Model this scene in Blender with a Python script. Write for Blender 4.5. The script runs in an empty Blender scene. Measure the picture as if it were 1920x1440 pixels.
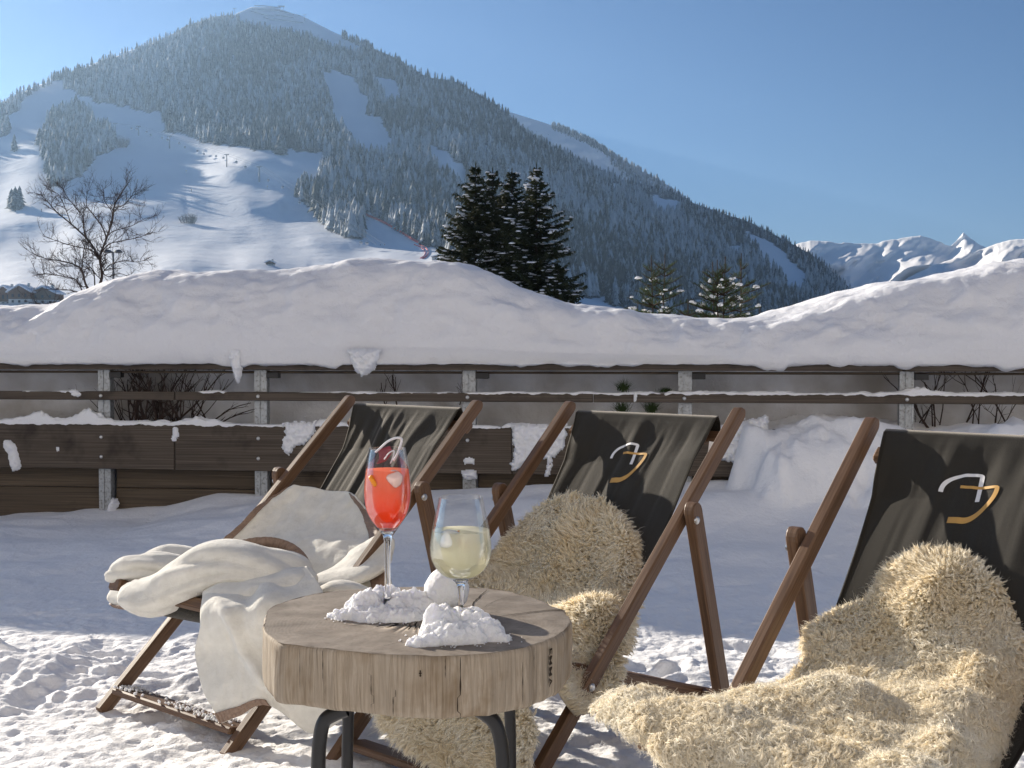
import bpy, math, random
import numpy as np
from mathutils import Vector, Matrix
sc = bpy.context.scene
COL = sc.collection
# ------------------------------------------------------------------ camera, sky, sun, exposure
F = 2237.6; HOR = 656.6; CZ = 0.991
PITCH = math.atan((720 - HOR) / F)
cam = bpy.data.cameras.new("camera"); camo = bpy.data.objects.new("camera", cam); COL.objects.link(camo)
cam.lens = F / 1920 * 36; cam.sensor_width = 36; cam.clip_start = 0.05; cam.clip_end = 30000
camo.location = (0, 0, CZ); camo.rotation_euler = (math.pi / 2 - PITCH, 0, 0)
sc.camera = camo
SUN_EL = math.radians(17.6); SUN_AZ = math.radians(-43)      # azimuth from +Y, negative = left
world = bpy.data.worlds.new("World"); sc.world = world; world.use_nodes = True
wn = world.node_tree.nodes; wl = world.node_tree.links
bg = wn["Background"]; sky = wn.new("ShaderNodeTexSky"); sky.sky_type = 'NISHITA'; sky.sun_disc = False
sky.sun_elevation = SUN_EL; sky.sun_rotation = SUN_AZ; sky.altitude = 900
sky.air_density = 1.0; sky.dust_density = 0.0; sky.ozone_density = 6.5
wl.new(sky.outputs[0], bg.inputs[0]); bg.inputs[1].default_value = 0.0455
sun = bpy.data.lights.new("sun", 'SUN'); suno = bpy.data.objects.new("sun", sun); COL.objects.link(suno)
sun.energy = 5.0; sun.angle = math.radians(0.53); sun.color = (1.0, 0.90, 0.76)
SD = Vector((math.sin(SUN_AZ) * math.cos(SUN_EL), math.cos(SUN_AZ) * math.cos(SUN_EL), math.sin(SUN_EL)))
suno.rotation_euler = SD.to_track_quat('Z', 'Y').to_euler()
sc.view_settings.view_transform = 'Standard'; sc.view_settings.look = 'None'
sc.view_settings.exposure = 0.97; sc.view_settings.gamma = 1.0
sc.render.engine = 'CYCLES'
cy = sc.cycles
cy.max_bounces = 9; cy.diffuse_bounces = 6; cy.glossy_bounces = 3; cy.transmission_bounces = 8
cy.transparent_max_bounces = 8; cy.volume_bounces = 0; cy.caustics_refractive = False; cy.caustics_reflective = False
try: cy.use_denoising = True
except Exception: pass

# ------------------------------------------------------------------ helpers
cp, sp = math.cos(PITCH), math.sin(PITCH)
def P(px, py, Y):
    """point of the real world seen in direction (px,py) at world distance Y (along +Y)"""
    a = (np.asarray(px, float) - 960) / F; b = -(np.asarray(py, float) - 720) / F
    # camera axes: forward (0,cp,-sp), up (0,sp,cp)
    dy = cp + b * sp; dz = -sp + b * cp
    Y = np.asarray(Y, float)
    return np.stack(np.broadcast_arrays(a / dy * Y, Y, CZ + dz / dy * Y), -1)
def Pz(px, py, z):
    a = (px - 960) / F; b = -(py - 720) / F
    dy = cp + b * sp; dz = -sp + b * cp
    Y = (z - CZ) * dy / dz
    return np.array([a / dy * Y, Y, z])
_perm = np.random.RandomState(7).permutation(256); _perm = np.concatenate([_perm] * 3)
_gr = np.random.RandomState(8).rand(256) * 2 - 1
def vnoise(x, y, z=0.0):
    x, y, z = np.broadcast_arrays(np.asarray(x, float), np.asarray(y, float), np.asarray(z, float))
    xi, yi, zi = np.floor(x).astype(int), np.floor(y).astype(int), np.floor(z).astype(int)
    xf, yf, zf = x - xi, y - yi, z - zi
    u = xf * xf * xf * (xf * (xf * 6 - 15) + 10); v = yf * yf * yf * (yf * (yf * 6 - 15) + 10); w = zf * zf * (3 - 2 * zf)
    def h(i, j, k): return _gr[_perm[_perm[_perm[i & 255] + (j & 255)] + (k & 255)]]
    def L(a, b, t): return a + (b - a) * t
    return L(L(L(h(xi, yi, zi), h(xi + 1, yi, zi), u), L(h(xi, yi + 1, zi), h(xi + 1, yi + 1, zi), u), v),
             L(L(h(xi, yi, zi + 1), h(xi + 1, yi, zi + 1), u), L(h(xi, yi + 1, zi + 1), h(xi + 1, yi + 1, zi + 1), u), v), w)
def fbm(x, y, z=0.0, oct=4, g=0.5):
    s = 0; a = 1.0; x = np.asarray(x, float); y = np.asarray(y, float); z = np.asarray(z, float)
    for i in range(oct):
        s = s + a * vnoise(x * 2 ** i + 17.3 * i, y * 2 ** i + 5.1 * i, z * 2 ** i + 3.7 * i); a *= g
    return s
def tag(o, label=None, cat=None, group=None, kind=None):
    if label: o['label'] = label
    if cat: o['category'] = cat
    if group: o['group'] = group
    if kind: o['kind'] = kind
    return o
def thing(name, label, cat, loc=(0, 0, 0), rz=0, group=None):
    o = bpy.data.objects.new(name, None); COL.objects.link(o); o.location = loc; o.rotation_euler = (0, 0, rz)
    o.empty_display_size = 0.1
    return tag(o, label, cat, group)
def mk(name, V, Fc, mat, parent=None, smooth=False, uv=None, attr=None, origin=None):
    """mesh object from world (or parent-local when parent given and origin None) coordinates. Fc list or int array"""
    V = np.asarray(V, dtype=np.float32).reshape(-1, 3)
    if origin is not None: V = V - np.asarray(origin, dtype=np.float32)
    me = bpy.data.meshes.new(name)
    if isinstance(Fc, np.ndarray): Fs = [Fc]
    elif isinstance(Fc, tuple): Fs = [f for f in Fc if len(f)]
    else: Fs = None
    if Fs is not None:
        n = len(V); me.vertices.add(n); me.vertices.foreach_set('co', V.ravel())
        tot = sum(f.size for f in Fs); me.loops.add(tot)
        me.loops.foreach_set('vertex_index', np.concatenate([f.ravel() for f in Fs]).astype(np.int32))
        cnt = np.concatenate([np.full(len(f), f.shape[1], np.int32) for f in Fs])
        me.polygons.add(len(cnt)); st = np.concatenate([[0], np.cumsum(cnt)[:-1]]).astype(np.int32)
        me.polygons.foreach_set('loop_start', st); me.polygons.foreach_set('loop_total', cnt)
        me.update(calc_edges=True)
    else:
        me.from_pydata([tuple(map(float, v)) for v in V], [], Fc); me.update()
    if uv is not None:
        l = me.uv_layers.new(name='UVMap'); idx = np.empty(len(me.loops), np.int32); me.loops.foreach_get('vertex_index', idx)
        l.data.foreach_set('uv', np.asarray(uv, np.float32)[idx].ravel())
    if attr:
        for k, a in attr.items():
            at = me.attributes.new(k, 'FLOAT', 'POINT'); at.data.foreach_set('value', np.asarray(a, np.float32))
    if mat is not None: me.materials.append(mat)
    if smooth: me.polygons.foreach_set('use_smooth', np.ones(len(me.polygons), bool))
    o = bpy.data.objects.new(name, me); COL.objects.link(o)
    if parent is not None: o.parent = parent
    elif origin is not None: o.location = origin
    return o
def grid_faces(nr, nc, closed=False):
    i, j = np.meshgrid(np.arange(nr - 1), np.arange(nc if closed else nc - 1), indexing='ij'); i = i.ravel(); j = j.ravel(); k = (j + 1) % nc
    return np.stack([i * nc + j, i * nc + k, (i + 1) * nc + k, (i + 1) * nc + j], 1)
class MB:
    """collects pieces of one part"""
    def __init__(s): s.V = []; s.F = []; s.U = []; s.n = 0
    def add(s, V, Fc, uv=None):
        V = np.asarray(V, float).reshape(-1, 3)
        for f in Fc: s.F.append([int(i) + s.n for i in f])
        s.V.append(V); s.U.append(np.zeros((len(V), 2)) if uv is None else np.asarray(uv, float)); s.n += len(V); return s
    def build(s, name, mat, parent=None, smooth=False, origin=None):
        return mk(name, np.concatenate(s.V), s.F, mat, parent, smooth, uv=np.concatenate(s.U), origin=origin)
def beam(p0, p1, wv, dv, ch=0.003, rnd=False):
    """chamfered bar from p0 to p1, full width vector wv and depth vector dv"""
    p0, p1, wv, dv = [np.asarray(a, float) for a in (p0, p1, wv, dv)]
    w = np.linalg.norm(wv); d = np.linalg.norm(dv); wn_, dn = wv / w, dv / d; L = np.linalg.norm(p1 - p0); ax = (p1 - p0) / L
    def ring(c, sc_w, sc_d, chh):
        hw, hd = w / 2 * sc_w, d / 2 * sc_d; c_ = min(chh, hw * .9, hd * .9)
        pts = [(hw, hd - c_), (hw - c_, hd), (-hw + c_, hd), (-hw, hd - c_), (-hw, -hd + c_), (-hw + c_, -hd), (hw - c_, -hd), (hw, -hd + c_)]
        return [c + wn_ * a + dn * b for a, b in pts], pts
    st = [(0, 1 - 2 * ch / w, 1 - 2 * ch / d), (ch, 1, 1)]
    n_mid = max(1, int(L / 0.25))
    for k in range(1, n_mid): st.append((L * k / n_mid, 1, 1))
    if rnd:
        r = d / 2
        for a in (0, 25, 45, 62, 76, 86):
            st.append((L - r + r * math.sin(math.radians(a)), 1 if a < 80 else .94, max(.12, math.cos(math.radians(a)))))
    else: st += [(L - ch, 1, 1), (L, 1 - 2 * ch / w, 1 - 2 * ch / d)]
    V = []; U = []
    acc = [0, .3, 1, 1.3, 2, 2.3, 3, 3.3]
    for (t, a, b) in st:
        r_, _ = ring(p0 + ax * t, a, b, ch); V += r_; U += [(t, q * d) for q in acc]
    n = len(st); Fc = []
    for i in range(n - 1):
        for j in range(8):
            k = (j + 1) % 8; Fc.append([i * 8 + j, i * 8 + k, (i + 1) * 8 + k, (i + 1) * 8 + j])
    Fc.append(list(range(7, -1, -1))); Fc.append([(n - 1) * 8 + j for j in range(8)])
    return V, Fc, U
def tube(pts, rad, n=8, cap=True):
    pts = np.asarray(pts, float); m = len(pts); rad = np.broadcast_to(np.asarray(rad, float), (m,))
    T = np.gradient(pts, axis=0); T /= np.maximum(np.linalg.norm(T, axis=1)[:, None], 1e-9)
    up = np.array([0, 0, 1.]) if abs(T[0][2]) < .9 else np.array([1., 0, 0]); V = []; U = []
    a0 = np.cross(T[0], up); a0 /= np.linalg.norm(a0); L = 0
    for i in range(m):
        a0 = a0 - T[i] * (a0 @ T[i]); a0 /= max(np.linalg.norm(a0), 1e-9); b0 = np.cross(T[i], a0)
        if i: L += np.linalg.norm(pts[i] - pts[i - 1])
        for j in range(n):
            t = 2 * math.pi * j / n; V.append(pts[i] + rad[i] * (a0 * math.cos(t) + b0 * math.sin(t))); U.append((L, j / n))
    Fc = [[i * n + j, i * n + (j + 1) % n, (i + 1) * n + (j + 1) % n, (i + 1) * n + j] for i in range(m - 1) for j in range(n)]
    if cap: Fc.append(list(range(n - 1, -1, -1))); Fc.append([(m - 1) * n + j for j in range(n)])
    return V, Fc, U
def lathe(prof, n=48, center=(0, 0, 0)):
    V = []; c = np.asarray(center, float)
    for r, z in prof:
        for j in range(n):
            t = 2 * math.pi * j / n; V.append(c + [r * math.cos(t), r * math.sin(t), z])
    m = len(prof); Fc = [[i * n + j, i * n + (j + 1) % n, (i + 1) * n + (j + 1) % n, (i + 1) * n + j] for i in range(m - 1) for j in range(n)]
    return V, Fc
def crom(pts, n):
    """Catmull-Rom through pts (m,k) resampled n"""
    pts = np.asarray(pts, float); m = len(pts); Q = np.concatenate([[2 * pts[0] - pts[1]], pts, [2 * pts[-1] - pts[-2]]])
    t = np.linspace(0, m - 1, n); i = np.minimum(t.astype(int), m - 2); f = (t - i)
    f = f.reshape((-1,) + (1,) * (pts.ndim - 1))
    a, b, c, d = Q[i], Q[i + 1], Q[i + 2], Q[i + 3]
    return .5 * (2 * b + (c - a) * f + (2 * a - 5 * b + 4 * c - d) * f ** 2 + (-a + 3 * b - 3 * c + d) * f ** 3)
def patch(grid, nr, nc):
    g = np.asarray(grid, float); g = crom(g, nr); g = crom(np.swapaxes(g, 0, 1), nc); return np.swapaxes(g, 0, 1)
def normals(G):
    du = np.gradient(G, axis=0); dv = np.gradient(G, axis=1); n = np.cross(dv, du)
    return n / np.maximum(np.linalg.norm(n, axis=2)[:, :, None], 1e-9)
def inpoly(x, y, poly):
    x = np.asarray(x, float); y = np.asarray(y, float); r = np.zeros(x.shape, bool); n = len(poly)
    for i in range(n):
        x0, y0 = poly[i]; x1, y1 = poly[(i + 1) % n]
        if y0 == y1: continue
        c = ((y0 > y) != (y1 > y)) & (x < (x1 - x0) * (y - y0) / (y1 - y0) + x0); r ^= c
    return r
def dpoly(x, y, poly):
    d = np.full(np.shape(x), 1e9); n = len(poly)
    for i in range(n):
        a = np.array(poly[i], float); b = np.array(poly[(i + 1) % n], float); ab = b - a; L2 = max(ab @ ab, 1e-9)
        t = np.clip(((x - a[0]) * ab[0] + (y - a[1]) * ab[1]) / L2, 0, 1)
        d = np.minimum(d, np.hypot(x - a[0] - t * ab[0], y - a[1] - t * ab[1]))
    return d

# ------------------------------------------------------------------ materials
class NT:
    def __init__(s, name):
        s.m = bpy.data.materials.new(name); s.m.use_nodes = True; s.n = s.m.node_tree.nodes; s.l = s.m.node_tree.links
        s.b = s.n["Principled BSDF"]; s.out = s.n["Material Output"]
    def node(s, t, **kw):
        nd = s.n.new(t)
        for k, v in kw.items():
            if k in nd.inputs: nd.inputs[k].default_value = v
            else: setattr(nd, k, v)
        return nd
    def link(s, a, b): s.l.new(a, b)
    def coord(s, kind='Object', scale=(1, 1, 1), rot=(0, 0, 0)):
        tc = s.node("ShaderNodeTexCoord"); mp = s.node("ShaderNodeMapping"); mp.inputs['Scale'].default_value = scale; mp.inputs['Rotation'].default_value = rot
        s.link(tc.outputs[kind], mp.inputs['Vector']); return mp.outputs[0]
    def noise(s, vec, scale=5, detail=4, rough=.55, dist=0):
        nd = s.node("ShaderNodeTexNoise"); nd.inputs['Scale'].default_value = scale; nd.inputs['Detail'].default_value = detail
        nd.inputs['Roughness'].default_value = rough; nd.inputs['Distortion'].default_value = dist; s.link(vec, nd.inputs['Vector']); return nd.outputs[0]
    def ramp(s, fac, stops):
        r = s.node("ShaderNodeValToRGB"); e = r.color_ramp.elements
        while len(e) < len(stops): e.new(.5)
        for k, (p, c) in enumerate(stops): e[k].position = p; e[k].color = (c[0], c[1], c[2], 1) if not isinstance(c, (int, float)) else (c, c, c, 1)
        s.link(fac, r.inputs[0]); return r.outputs[0]
    def mix(s, fac, a, b, mode='MIX'):
        m = s.node("ShaderNodeMix", data_type='RGBA', blend_type=mode)
        for k, v in ((0, fac), (6, a), (7, b)):
            if hasattr(v, 'links') or hasattr(v, 'is_linked'): s.link(v, m.inputs[k])
            else: m.inputs[k].default_value = (v if k == 0 else (*v, 1))
        return m.outputs[2]
    def math(s, op, a, b=None):
        m = s.node("ShaderNodeMath", operation=op)
        for k, v in ((0, a), (1, b)):
            if v is None: continue
            if hasattr(v, 'is_linked'): s.link(v, m.inputs[k])
            else: m.inputs[k].default_value = v
        return m.outputs[0]
    def bump(s, h, strength=.5, dist=.01, prev=None):
        b = s.node("ShaderNodeBump"); b.inputs['Strength'].default_value = strength; b.inputs['Distance'].default_value = dist
        s.link(h, b.inputs['Height'])
        if prev is not None: s.link(prev, b.inputs['Normal'])
        s.link(b.outputs[0], s.b.inputs['Normal']); return b.outputs[0]
def set_(t, color=None, rough=None, spec=None, metal=None):
    if color is not None:
        if hasattr(color, 'is_linked'): t.link(color, t.b.inputs['Base Color'])
        else: t.b.inputs['Base Color'].default_value = (*color, 1)
    if rough is not None: t.b.inputs['Roughness'].default_value = rough
    if spec is not None: t.b.inputs['Specular IOR Level'].default_value = spec
    if metal is not None: t.b.inputs['Metallic'].default_value = metal
    return t.m
def plain(name, color, rough=.6, spec=.4, metal=0): return set_(NT(name), color, rough, spec, metal)

def mat_snow(name, s1=1.0, b1=.35, d1=.02, s2=40, b2=.5, d2=.004, base=(.86, .87, .90), sss=0.0, clump=False):
    t = NT(name); v = t.coord('Object'); n1 = t.noise(v, s1 * 6, 5, .6); n2 = t.noise(v, s2, 4, .7)
    c = t.mix(t.noise(v, 2.3, 3), base, tuple(x * .955 for x in base)); set_(t, c, .75, .25)
    b = t.bump(n1, b1, d1); b = t.bump(n2, b2, d2, b)
    n3 = t.noise(v, 220, 2, .5); t.bump(n3, .35, .0015, b)
    if sss > 0:
        t.b.inputs['Subsurface Weight'].default_value = sss; t.b.inputs['Subsurface Radius'].default_value = (.02, .025, .03); t.b.inputs['Subsurface Scale'].default_value = 1
    return t.m
M = {}
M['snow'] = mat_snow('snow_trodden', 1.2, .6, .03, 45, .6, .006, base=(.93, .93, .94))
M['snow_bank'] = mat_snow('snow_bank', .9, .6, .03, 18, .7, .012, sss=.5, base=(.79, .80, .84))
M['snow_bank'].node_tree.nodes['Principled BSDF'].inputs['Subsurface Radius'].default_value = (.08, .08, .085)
M['snow_small'] = mat_snow('snow_crumbly', 3, .5, .01, 120, .9, .004, sss=.6)
M['snow_small'].node_tree.nodes['Principled BSDF'].inputs['Subsurface Radius'].default_value = (.012, .012, .014)
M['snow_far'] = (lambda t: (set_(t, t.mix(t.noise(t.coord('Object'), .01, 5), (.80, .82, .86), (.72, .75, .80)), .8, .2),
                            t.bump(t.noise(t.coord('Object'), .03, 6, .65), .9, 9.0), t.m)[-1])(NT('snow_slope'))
M['snow_peak'] = (lambda t: (set_(t, (.93, .92, .91), .85, .1), t.bump(t.noise(t.coord('Object'), .02, 5, .6), .5, 6.0), t.m)[-1])(NT('snow_peak'))
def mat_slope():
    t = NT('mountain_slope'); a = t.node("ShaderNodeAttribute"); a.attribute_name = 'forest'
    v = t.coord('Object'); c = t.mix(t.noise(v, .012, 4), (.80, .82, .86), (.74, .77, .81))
    c = t.mix(a.outputs['Fac'], c, (.10, .11, .12)); set_(t, c, .85, .1)  # ground under trees darkened: tree shade put into the colour, with needle litter
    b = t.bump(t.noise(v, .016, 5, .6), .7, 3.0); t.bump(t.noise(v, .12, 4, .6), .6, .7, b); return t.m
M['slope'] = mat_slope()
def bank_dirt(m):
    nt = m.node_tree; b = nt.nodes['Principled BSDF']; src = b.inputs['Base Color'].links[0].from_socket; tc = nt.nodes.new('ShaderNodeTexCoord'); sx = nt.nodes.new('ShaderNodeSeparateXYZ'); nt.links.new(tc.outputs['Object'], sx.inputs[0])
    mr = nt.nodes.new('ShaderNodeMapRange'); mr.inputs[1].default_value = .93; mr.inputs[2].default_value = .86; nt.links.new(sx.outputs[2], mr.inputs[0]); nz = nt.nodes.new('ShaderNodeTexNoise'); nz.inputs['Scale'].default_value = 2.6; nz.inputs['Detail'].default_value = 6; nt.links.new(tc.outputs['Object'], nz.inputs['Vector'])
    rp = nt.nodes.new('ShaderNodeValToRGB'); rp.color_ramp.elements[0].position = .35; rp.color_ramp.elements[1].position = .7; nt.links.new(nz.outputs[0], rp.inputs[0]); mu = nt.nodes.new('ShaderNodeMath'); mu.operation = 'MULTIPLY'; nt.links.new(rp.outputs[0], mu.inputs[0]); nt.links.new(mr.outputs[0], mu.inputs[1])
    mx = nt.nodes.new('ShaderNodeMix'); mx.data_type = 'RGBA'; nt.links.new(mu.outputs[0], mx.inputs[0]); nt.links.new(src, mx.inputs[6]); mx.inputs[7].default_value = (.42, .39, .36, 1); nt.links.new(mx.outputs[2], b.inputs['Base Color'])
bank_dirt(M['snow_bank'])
def mat_wood(name, c0, c1, c2, su=(3, 60, 1), rough=.55, bump=.35, stain=None):
    t = NT(name); v = t.coord('UV', su); n = t.noise(v, 1.0, 5, .6, .6)
    v2 = t.coord('UV', (1.5, 8, 1)); n2 = t.noise(v2, 1.0, 3)
    c = t.ramp(n, [(.28, c0), (.5, c1), (.74, c2)]); c = t.mix(t.math('MULTIPLY', n2, .6), c, c0)
    if stain:
        v3 = t.coord('Object', (1, 1, 1)); st = t.ramp(t.noise(v3, 3.1, 4, .6), [(.55, 0), (.68, 1)]); c = t.mix(t.math('MULTIPLY', st, .7), c, stain)
    set_(t, c, rough, .35); t.bump(n, bump, .002); return t.m
M['rail'] = mat_wood('oiled_hardwood', (.070, .037, .020), (.160, .090, .050), (.27, .165, .100), (4, 70, 1), .5)
M['board'] = mat_wood('weathered_board', (.036, .028, .022), (.105, .082, .062), (.20, .165, .132), (1.2, 55, 1), .75, .6, (.02, .013, .01))
M['board_low'] = mat_wood('weathered_board_low', (.040, .030, .022), (.105, .078, .052), (.19, .145, .10), (1.2, 40, 1), .75, .6, (.02, .013, .01))
def mat_galv():
    t = NT('galvanised_steel'); v = t.coord('Object'); n = t.noise(v, 60, 3); vo = t.node("ShaderNodeTexVoronoi"); vo.inputs['Scale'].default_value = 45; t.link(v, vo.inputs[0])
    c = t.ramp(vo.outputs['Distance'], [(0, (.33, .35, .37)), (.6, (.42, .44, .46))]); c = t.mix(t.ramp(n, [(.5, 0), (.7, 1)]), c, (.20, .20, .19)); set_(t, c, .5, .5, .6); return t.m
M['galv'] = mat_galv()
M['bolt'] = plain('zinc_bolt', (.6, .6, .6), .3, .5, .9)
M['black_steel'] = plain('black_steel', (.018, .018, .02), .38, .5, .3)
def mat_fabric():
    t = NT('black_canvas'); v = t.coord('UV', (1, 1, 1)); n = t.noise(v, 900, 2, .8); n2 = t.noise(v, 260, 2, .6)
    c = t.ramp(n, [(.38, (.012, .0115, .011)), (.56, (.034, .032, .028)), (.70, (.16, .145, .12))])
    c = t.mix(t.ramp(n2, [(.3, 0.0), (.8, .6)]), c, (.022, .020, .017)); set_(t, c, .85, .2); t.bump(n, .5, .001)
    t.b.inputs['Sheen Weight'].default_value = .35; t.b.inputs['Sheen Roughness'].default_value = .35; t.b.inputs['Sheen Tint'].default_value = (1, .95, .88, 1); return t.m
M['fabric'] = mat_fabric()
M['logo_white'] = plain('logo_white', (.72, .72, .74), .7); M['logo_gold'] = plain('logo_gold', (.52, .30, .085), .6)
M['tag'] = plain('care_tag_cloth', (.75, .74, .72), .8)
def mat_wool(name, a, b, tr=.35):
    t = NT(name); at = t.node("ShaderNodeAttribute"); at.attribute_name = 'tone'
    c = t.mix(at.outputs['Fac'], a, b); set_(t, c, .8, .2)
    tl = t.node("ShaderNodeBsdfTranslucent"); t.link(c, tl.inputs[0]); mx = t.node("ShaderNodeMixShader"); mx.inputs[0].default_value = tr
    t.link(t.b.outputs[0], mx.inputs[1]); t.link(tl.outputs[0], mx.inputs[2]); t.link(mx.outputs[0], t.out.inputs[0]); return t.m
M['wool'] = mat_wool('sheep_wool', (.95, .85, .65), (1.0, .97, .89), .58)
def mat_blanket():
    t = NT('cream_wool_blanket'); v = t.coord('Object'); n = t.noise(v, 350, 3, .7); n2 = t.noise(v, 30, 4, .6)
    c = t.ramp(n2, [(.3, (.68, .66, .60)), (.7, (.80, .78, .72))]); set_(t, c, .9, .1); b = t.bump(n, .8, .002); t.bump(n2, .5, .010, b)
    t.b.inputs['Sheen Weight'].default_value = .4; return t.m
M['blanket'] = mat_blanket()
def mat_trim():
    t = NT('brown_ribbon_trim'); v = t.coord('UV', (160, 4, 1)); n = t.noise(v, 1, 3); c = t.ramp(n, [(.3, (.19, .125, .09)), (.7, (.30, .21, .155))]); set_(t, c, .55, .4); t.bump(n, .5, .003); return t.m
M['trim'] = mat_trim()
def mat_stump_top():
    t = NT('stump_end_grain'); tc = t.node("ShaderNodeTexCoord"); v = tc.outputs['Object']
    nd = t.node("ShaderNodeTexNoise"); nd.inputs['Scale'].default_value = 7; nd.inputs['Detail'].default_value = 3; t.link(v, nd.inputs['Vector'])
    av = t.node("ShaderNodeVectorMath", operation='SCALE'); t.link(nd.outputs['Color'], av.inputs[0]); av.inputs['Scale'].default_value = .06
    ad = t.node("ShaderNodeVectorMath", operation='ADD'); t.link(v, ad.inputs[0]); t.link(av.outputs[0], ad.inputs[1])
    sb = t.node("ShaderNodeVectorMath", operation='SUBTRACT'); t.link(ad.outputs[0], sb.inputs[0]); sb.inputs[1].default_value = (.06, .0, 0)
    ml = t.node("ShaderNodeVectorMath", operation='MULTIPLY'); t.link(sb.outputs[0], ml.inputs[0]); ml.inputs[1].default_value = (1, 1, 0)
    ln = t.node("ShaderNodeVectorMath", operation='LENGTH'); t.link(ml.outputs[0], ln.inputs[0])
    rings = t.math('SINE', t.math('MULTIPLY', ln.outputs['Value'], 1050)); n2 = t.noise(v, 14, 4); n3 = t.noise(v, 120, 3)
    c = t.ramp(n2, [(.3, (.16, .132, .105)), (.55, (.27, .23, .19)), (.8, (.37, .32, .27))])
    rf = t.math('MULTIPLY', t.ramp(rings, [(.2, 0), (1, 1)]), t.math('MULTIPLY', t.math('MULTIPLY', n2, n2), .15)); c = t.mix(rf, c, (.12, .085, .06)); c = t.mix(t.math('MULTIPLY', t.ramp(n3, [(.5, 0), (.7, 1)]), .4), c, (.13, .10, .075))
    set_(t, c, .75, .25); b = t.bump(rings, .08, .0006); t.bump(n3, .3, .001, b); return t.m
def mat_stump_side():
    t = NT('stump_side_grain'); v = t.coord('UV', (95, 4, 1)); n = t.noise(v, 1, 6, .72, 2.2); v2 = t.coord('UV', (9, 7, 1)); n2 = t.noise(v2, 1, 4, .6, .5)
    v4 = t.coord('UV', (26, .8, 1)); n4 = t.noise(v4, 1, 2, .5)
    c = t.ramp(n, [(.25, (.12, .09, .062)), (.38, (.26, .21, .155)), (.6, (.39, .33, .26)), (.8, (.50, .43, .35))])
    c = t.mix(t.math('MULTIPLY', t.ramp(n2, [(.52, 0), (.66, 1)]), .55), c, (.15, .09, .035))
    c = t.mix(t.ramp(n4, [(.26, 1), (.30, 0)]), c, (.05, .04, .03))
    set_(t, c, .75, .25); b = t.bump(n, .7, .003); t.bump(n4, .4, .003, b); return t.m
M['stump_top'] = mat_stump_top(); M['stump_side'] = mat_stump_side(); M['crack'] = plain('crack_dark', (.035, .026, .019), .9, .1)
def mat_glass():
    t = NT('clear_glass'); t.b.inputs['Base Color'].default_value = (1, 1, 1, 1); t.b.inputs['Roughness'].default_value = .0
    t.b.inputs['Transmission Weight'].default_value = 1; t.b.inputs['IOR'].default_value = 1.45; return t.m
M['glass'] = mat_glass()
def mat_thin():
    t = NT('thin_glass_wall'); lw = t.node("ShaderNodeFresnel"); lw.inputs[0].default_value = 1.5; tr = t.node("ShaderNodeBsdfTransparent"); tr.inputs[0].default_value = (.97, .975, .98, 1)
    gl = t.node("ShaderNodeBsdfGlossy"); gl.inputs['Roughness'].default_value = .01; gl.inputs['Color'].default_value = (1, 1, 1, 1); mx = t.node("ShaderNodeMixShader"); f = t.math('MULTIPLY', lw.outputs[0], .33)
    t.link(f, mx.inputs[0]); t.link(tr.outputs[0], mx.inputs[1]); t.link(gl.outputs[0], mx.inputs[2]); t.link(mx.outputs[0], t.out.inputs[0]); return t.m
M['thin'] = mat_thin()
def mat_liquid(name, bot, top, z0, z1, tr=.55, cloudy=.45):
    t = NT(name); tc = t.node("ShaderNodeTexCoord"); sx = t.node("ShaderNodeSeparateXYZ"); t.link(tc.outputs['Object'], sx.inputs[0])
    mr = t.node("ShaderNodeMapRange"); t.link(sx.outputs[2], mr.inputs[0]); mr.inputs[1].default_value = z0; mr.inputs[2].default_value = z1
    nf = t.math('ADD', mr.outputs[0], t.math('MULTIPLY', t.math('SUBTRACT', t.noise(tc.outputs['Object'], 45, 3), .5), .6))
    c = t.mix(nf, bot, top)
    tl = t.node("ShaderNodeBsdfTranslucent"); t.link(c, tl.inputs[0]); df = t.node("ShaderNodeBsdfDiffuse"); t.link(c, df.inputs[0])
    rf = t.node("ShaderNodeBsdfTransparent"); t.link(c, rf.inputs[0])
    m1 = t.node("ShaderNodeMixShader"); m1.inputs[0].default_value = .45; t.link(tl.outputs[0], m1.inputs[1]); t.link(df.outputs[0], m1.inputs[2])
    m2 = t.node("ShaderNodeMixShader"); m2.inputs[0].default_value = 1 - cloudy; t.link(m1.outputs[0], m2.inputs[1]); t.link(rf.outputs[0], m2.inputs[2])
    t.link(m2.outputs[0], t.out.inputs[0]); return t.m
def mat_foliage(name, dark, light, sc_=3.0, tr=.15):
    t = NT(name); v = t.coord('Object'); n = t.noise(v, sc_, 3); c = t.mix(t.ramp(n, [(.35, 0), (.65, 1)]), dark, light); set_(t, c, .65, .25)
    tl = t.node("ShaderNodeBsdfTranslucent"); t.link(c, tl.inputs[0]); mx = t.node("ShaderNodeMixShader"); mx.inputs[0].default_value = tr
    t.link(t.b.outputs[0], mx.inputs[1]); t.link(tl.outputs[0], mx.inputs[2]); t.link(mx.outputs[0], t.out.inputs[0]); return t.m
M['needles'] = mat_foliage('spruce_needles', (.020, .028, .012), (.06, .065, .022), 3)
M['fir_needles'] = mat_foliage('young_fir_needles', (.026, .052, .014), (.060, .095, .026), 6)
M['bark'] = plain('bark', (.06, .042, .032), .9, .1); M['twig'] = plain('bare_twig', (.060, .042, .038), .8, .2); M['bark_grey'] = plain('bark_grey', (.075, .055, .048), .9, .1)
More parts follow.
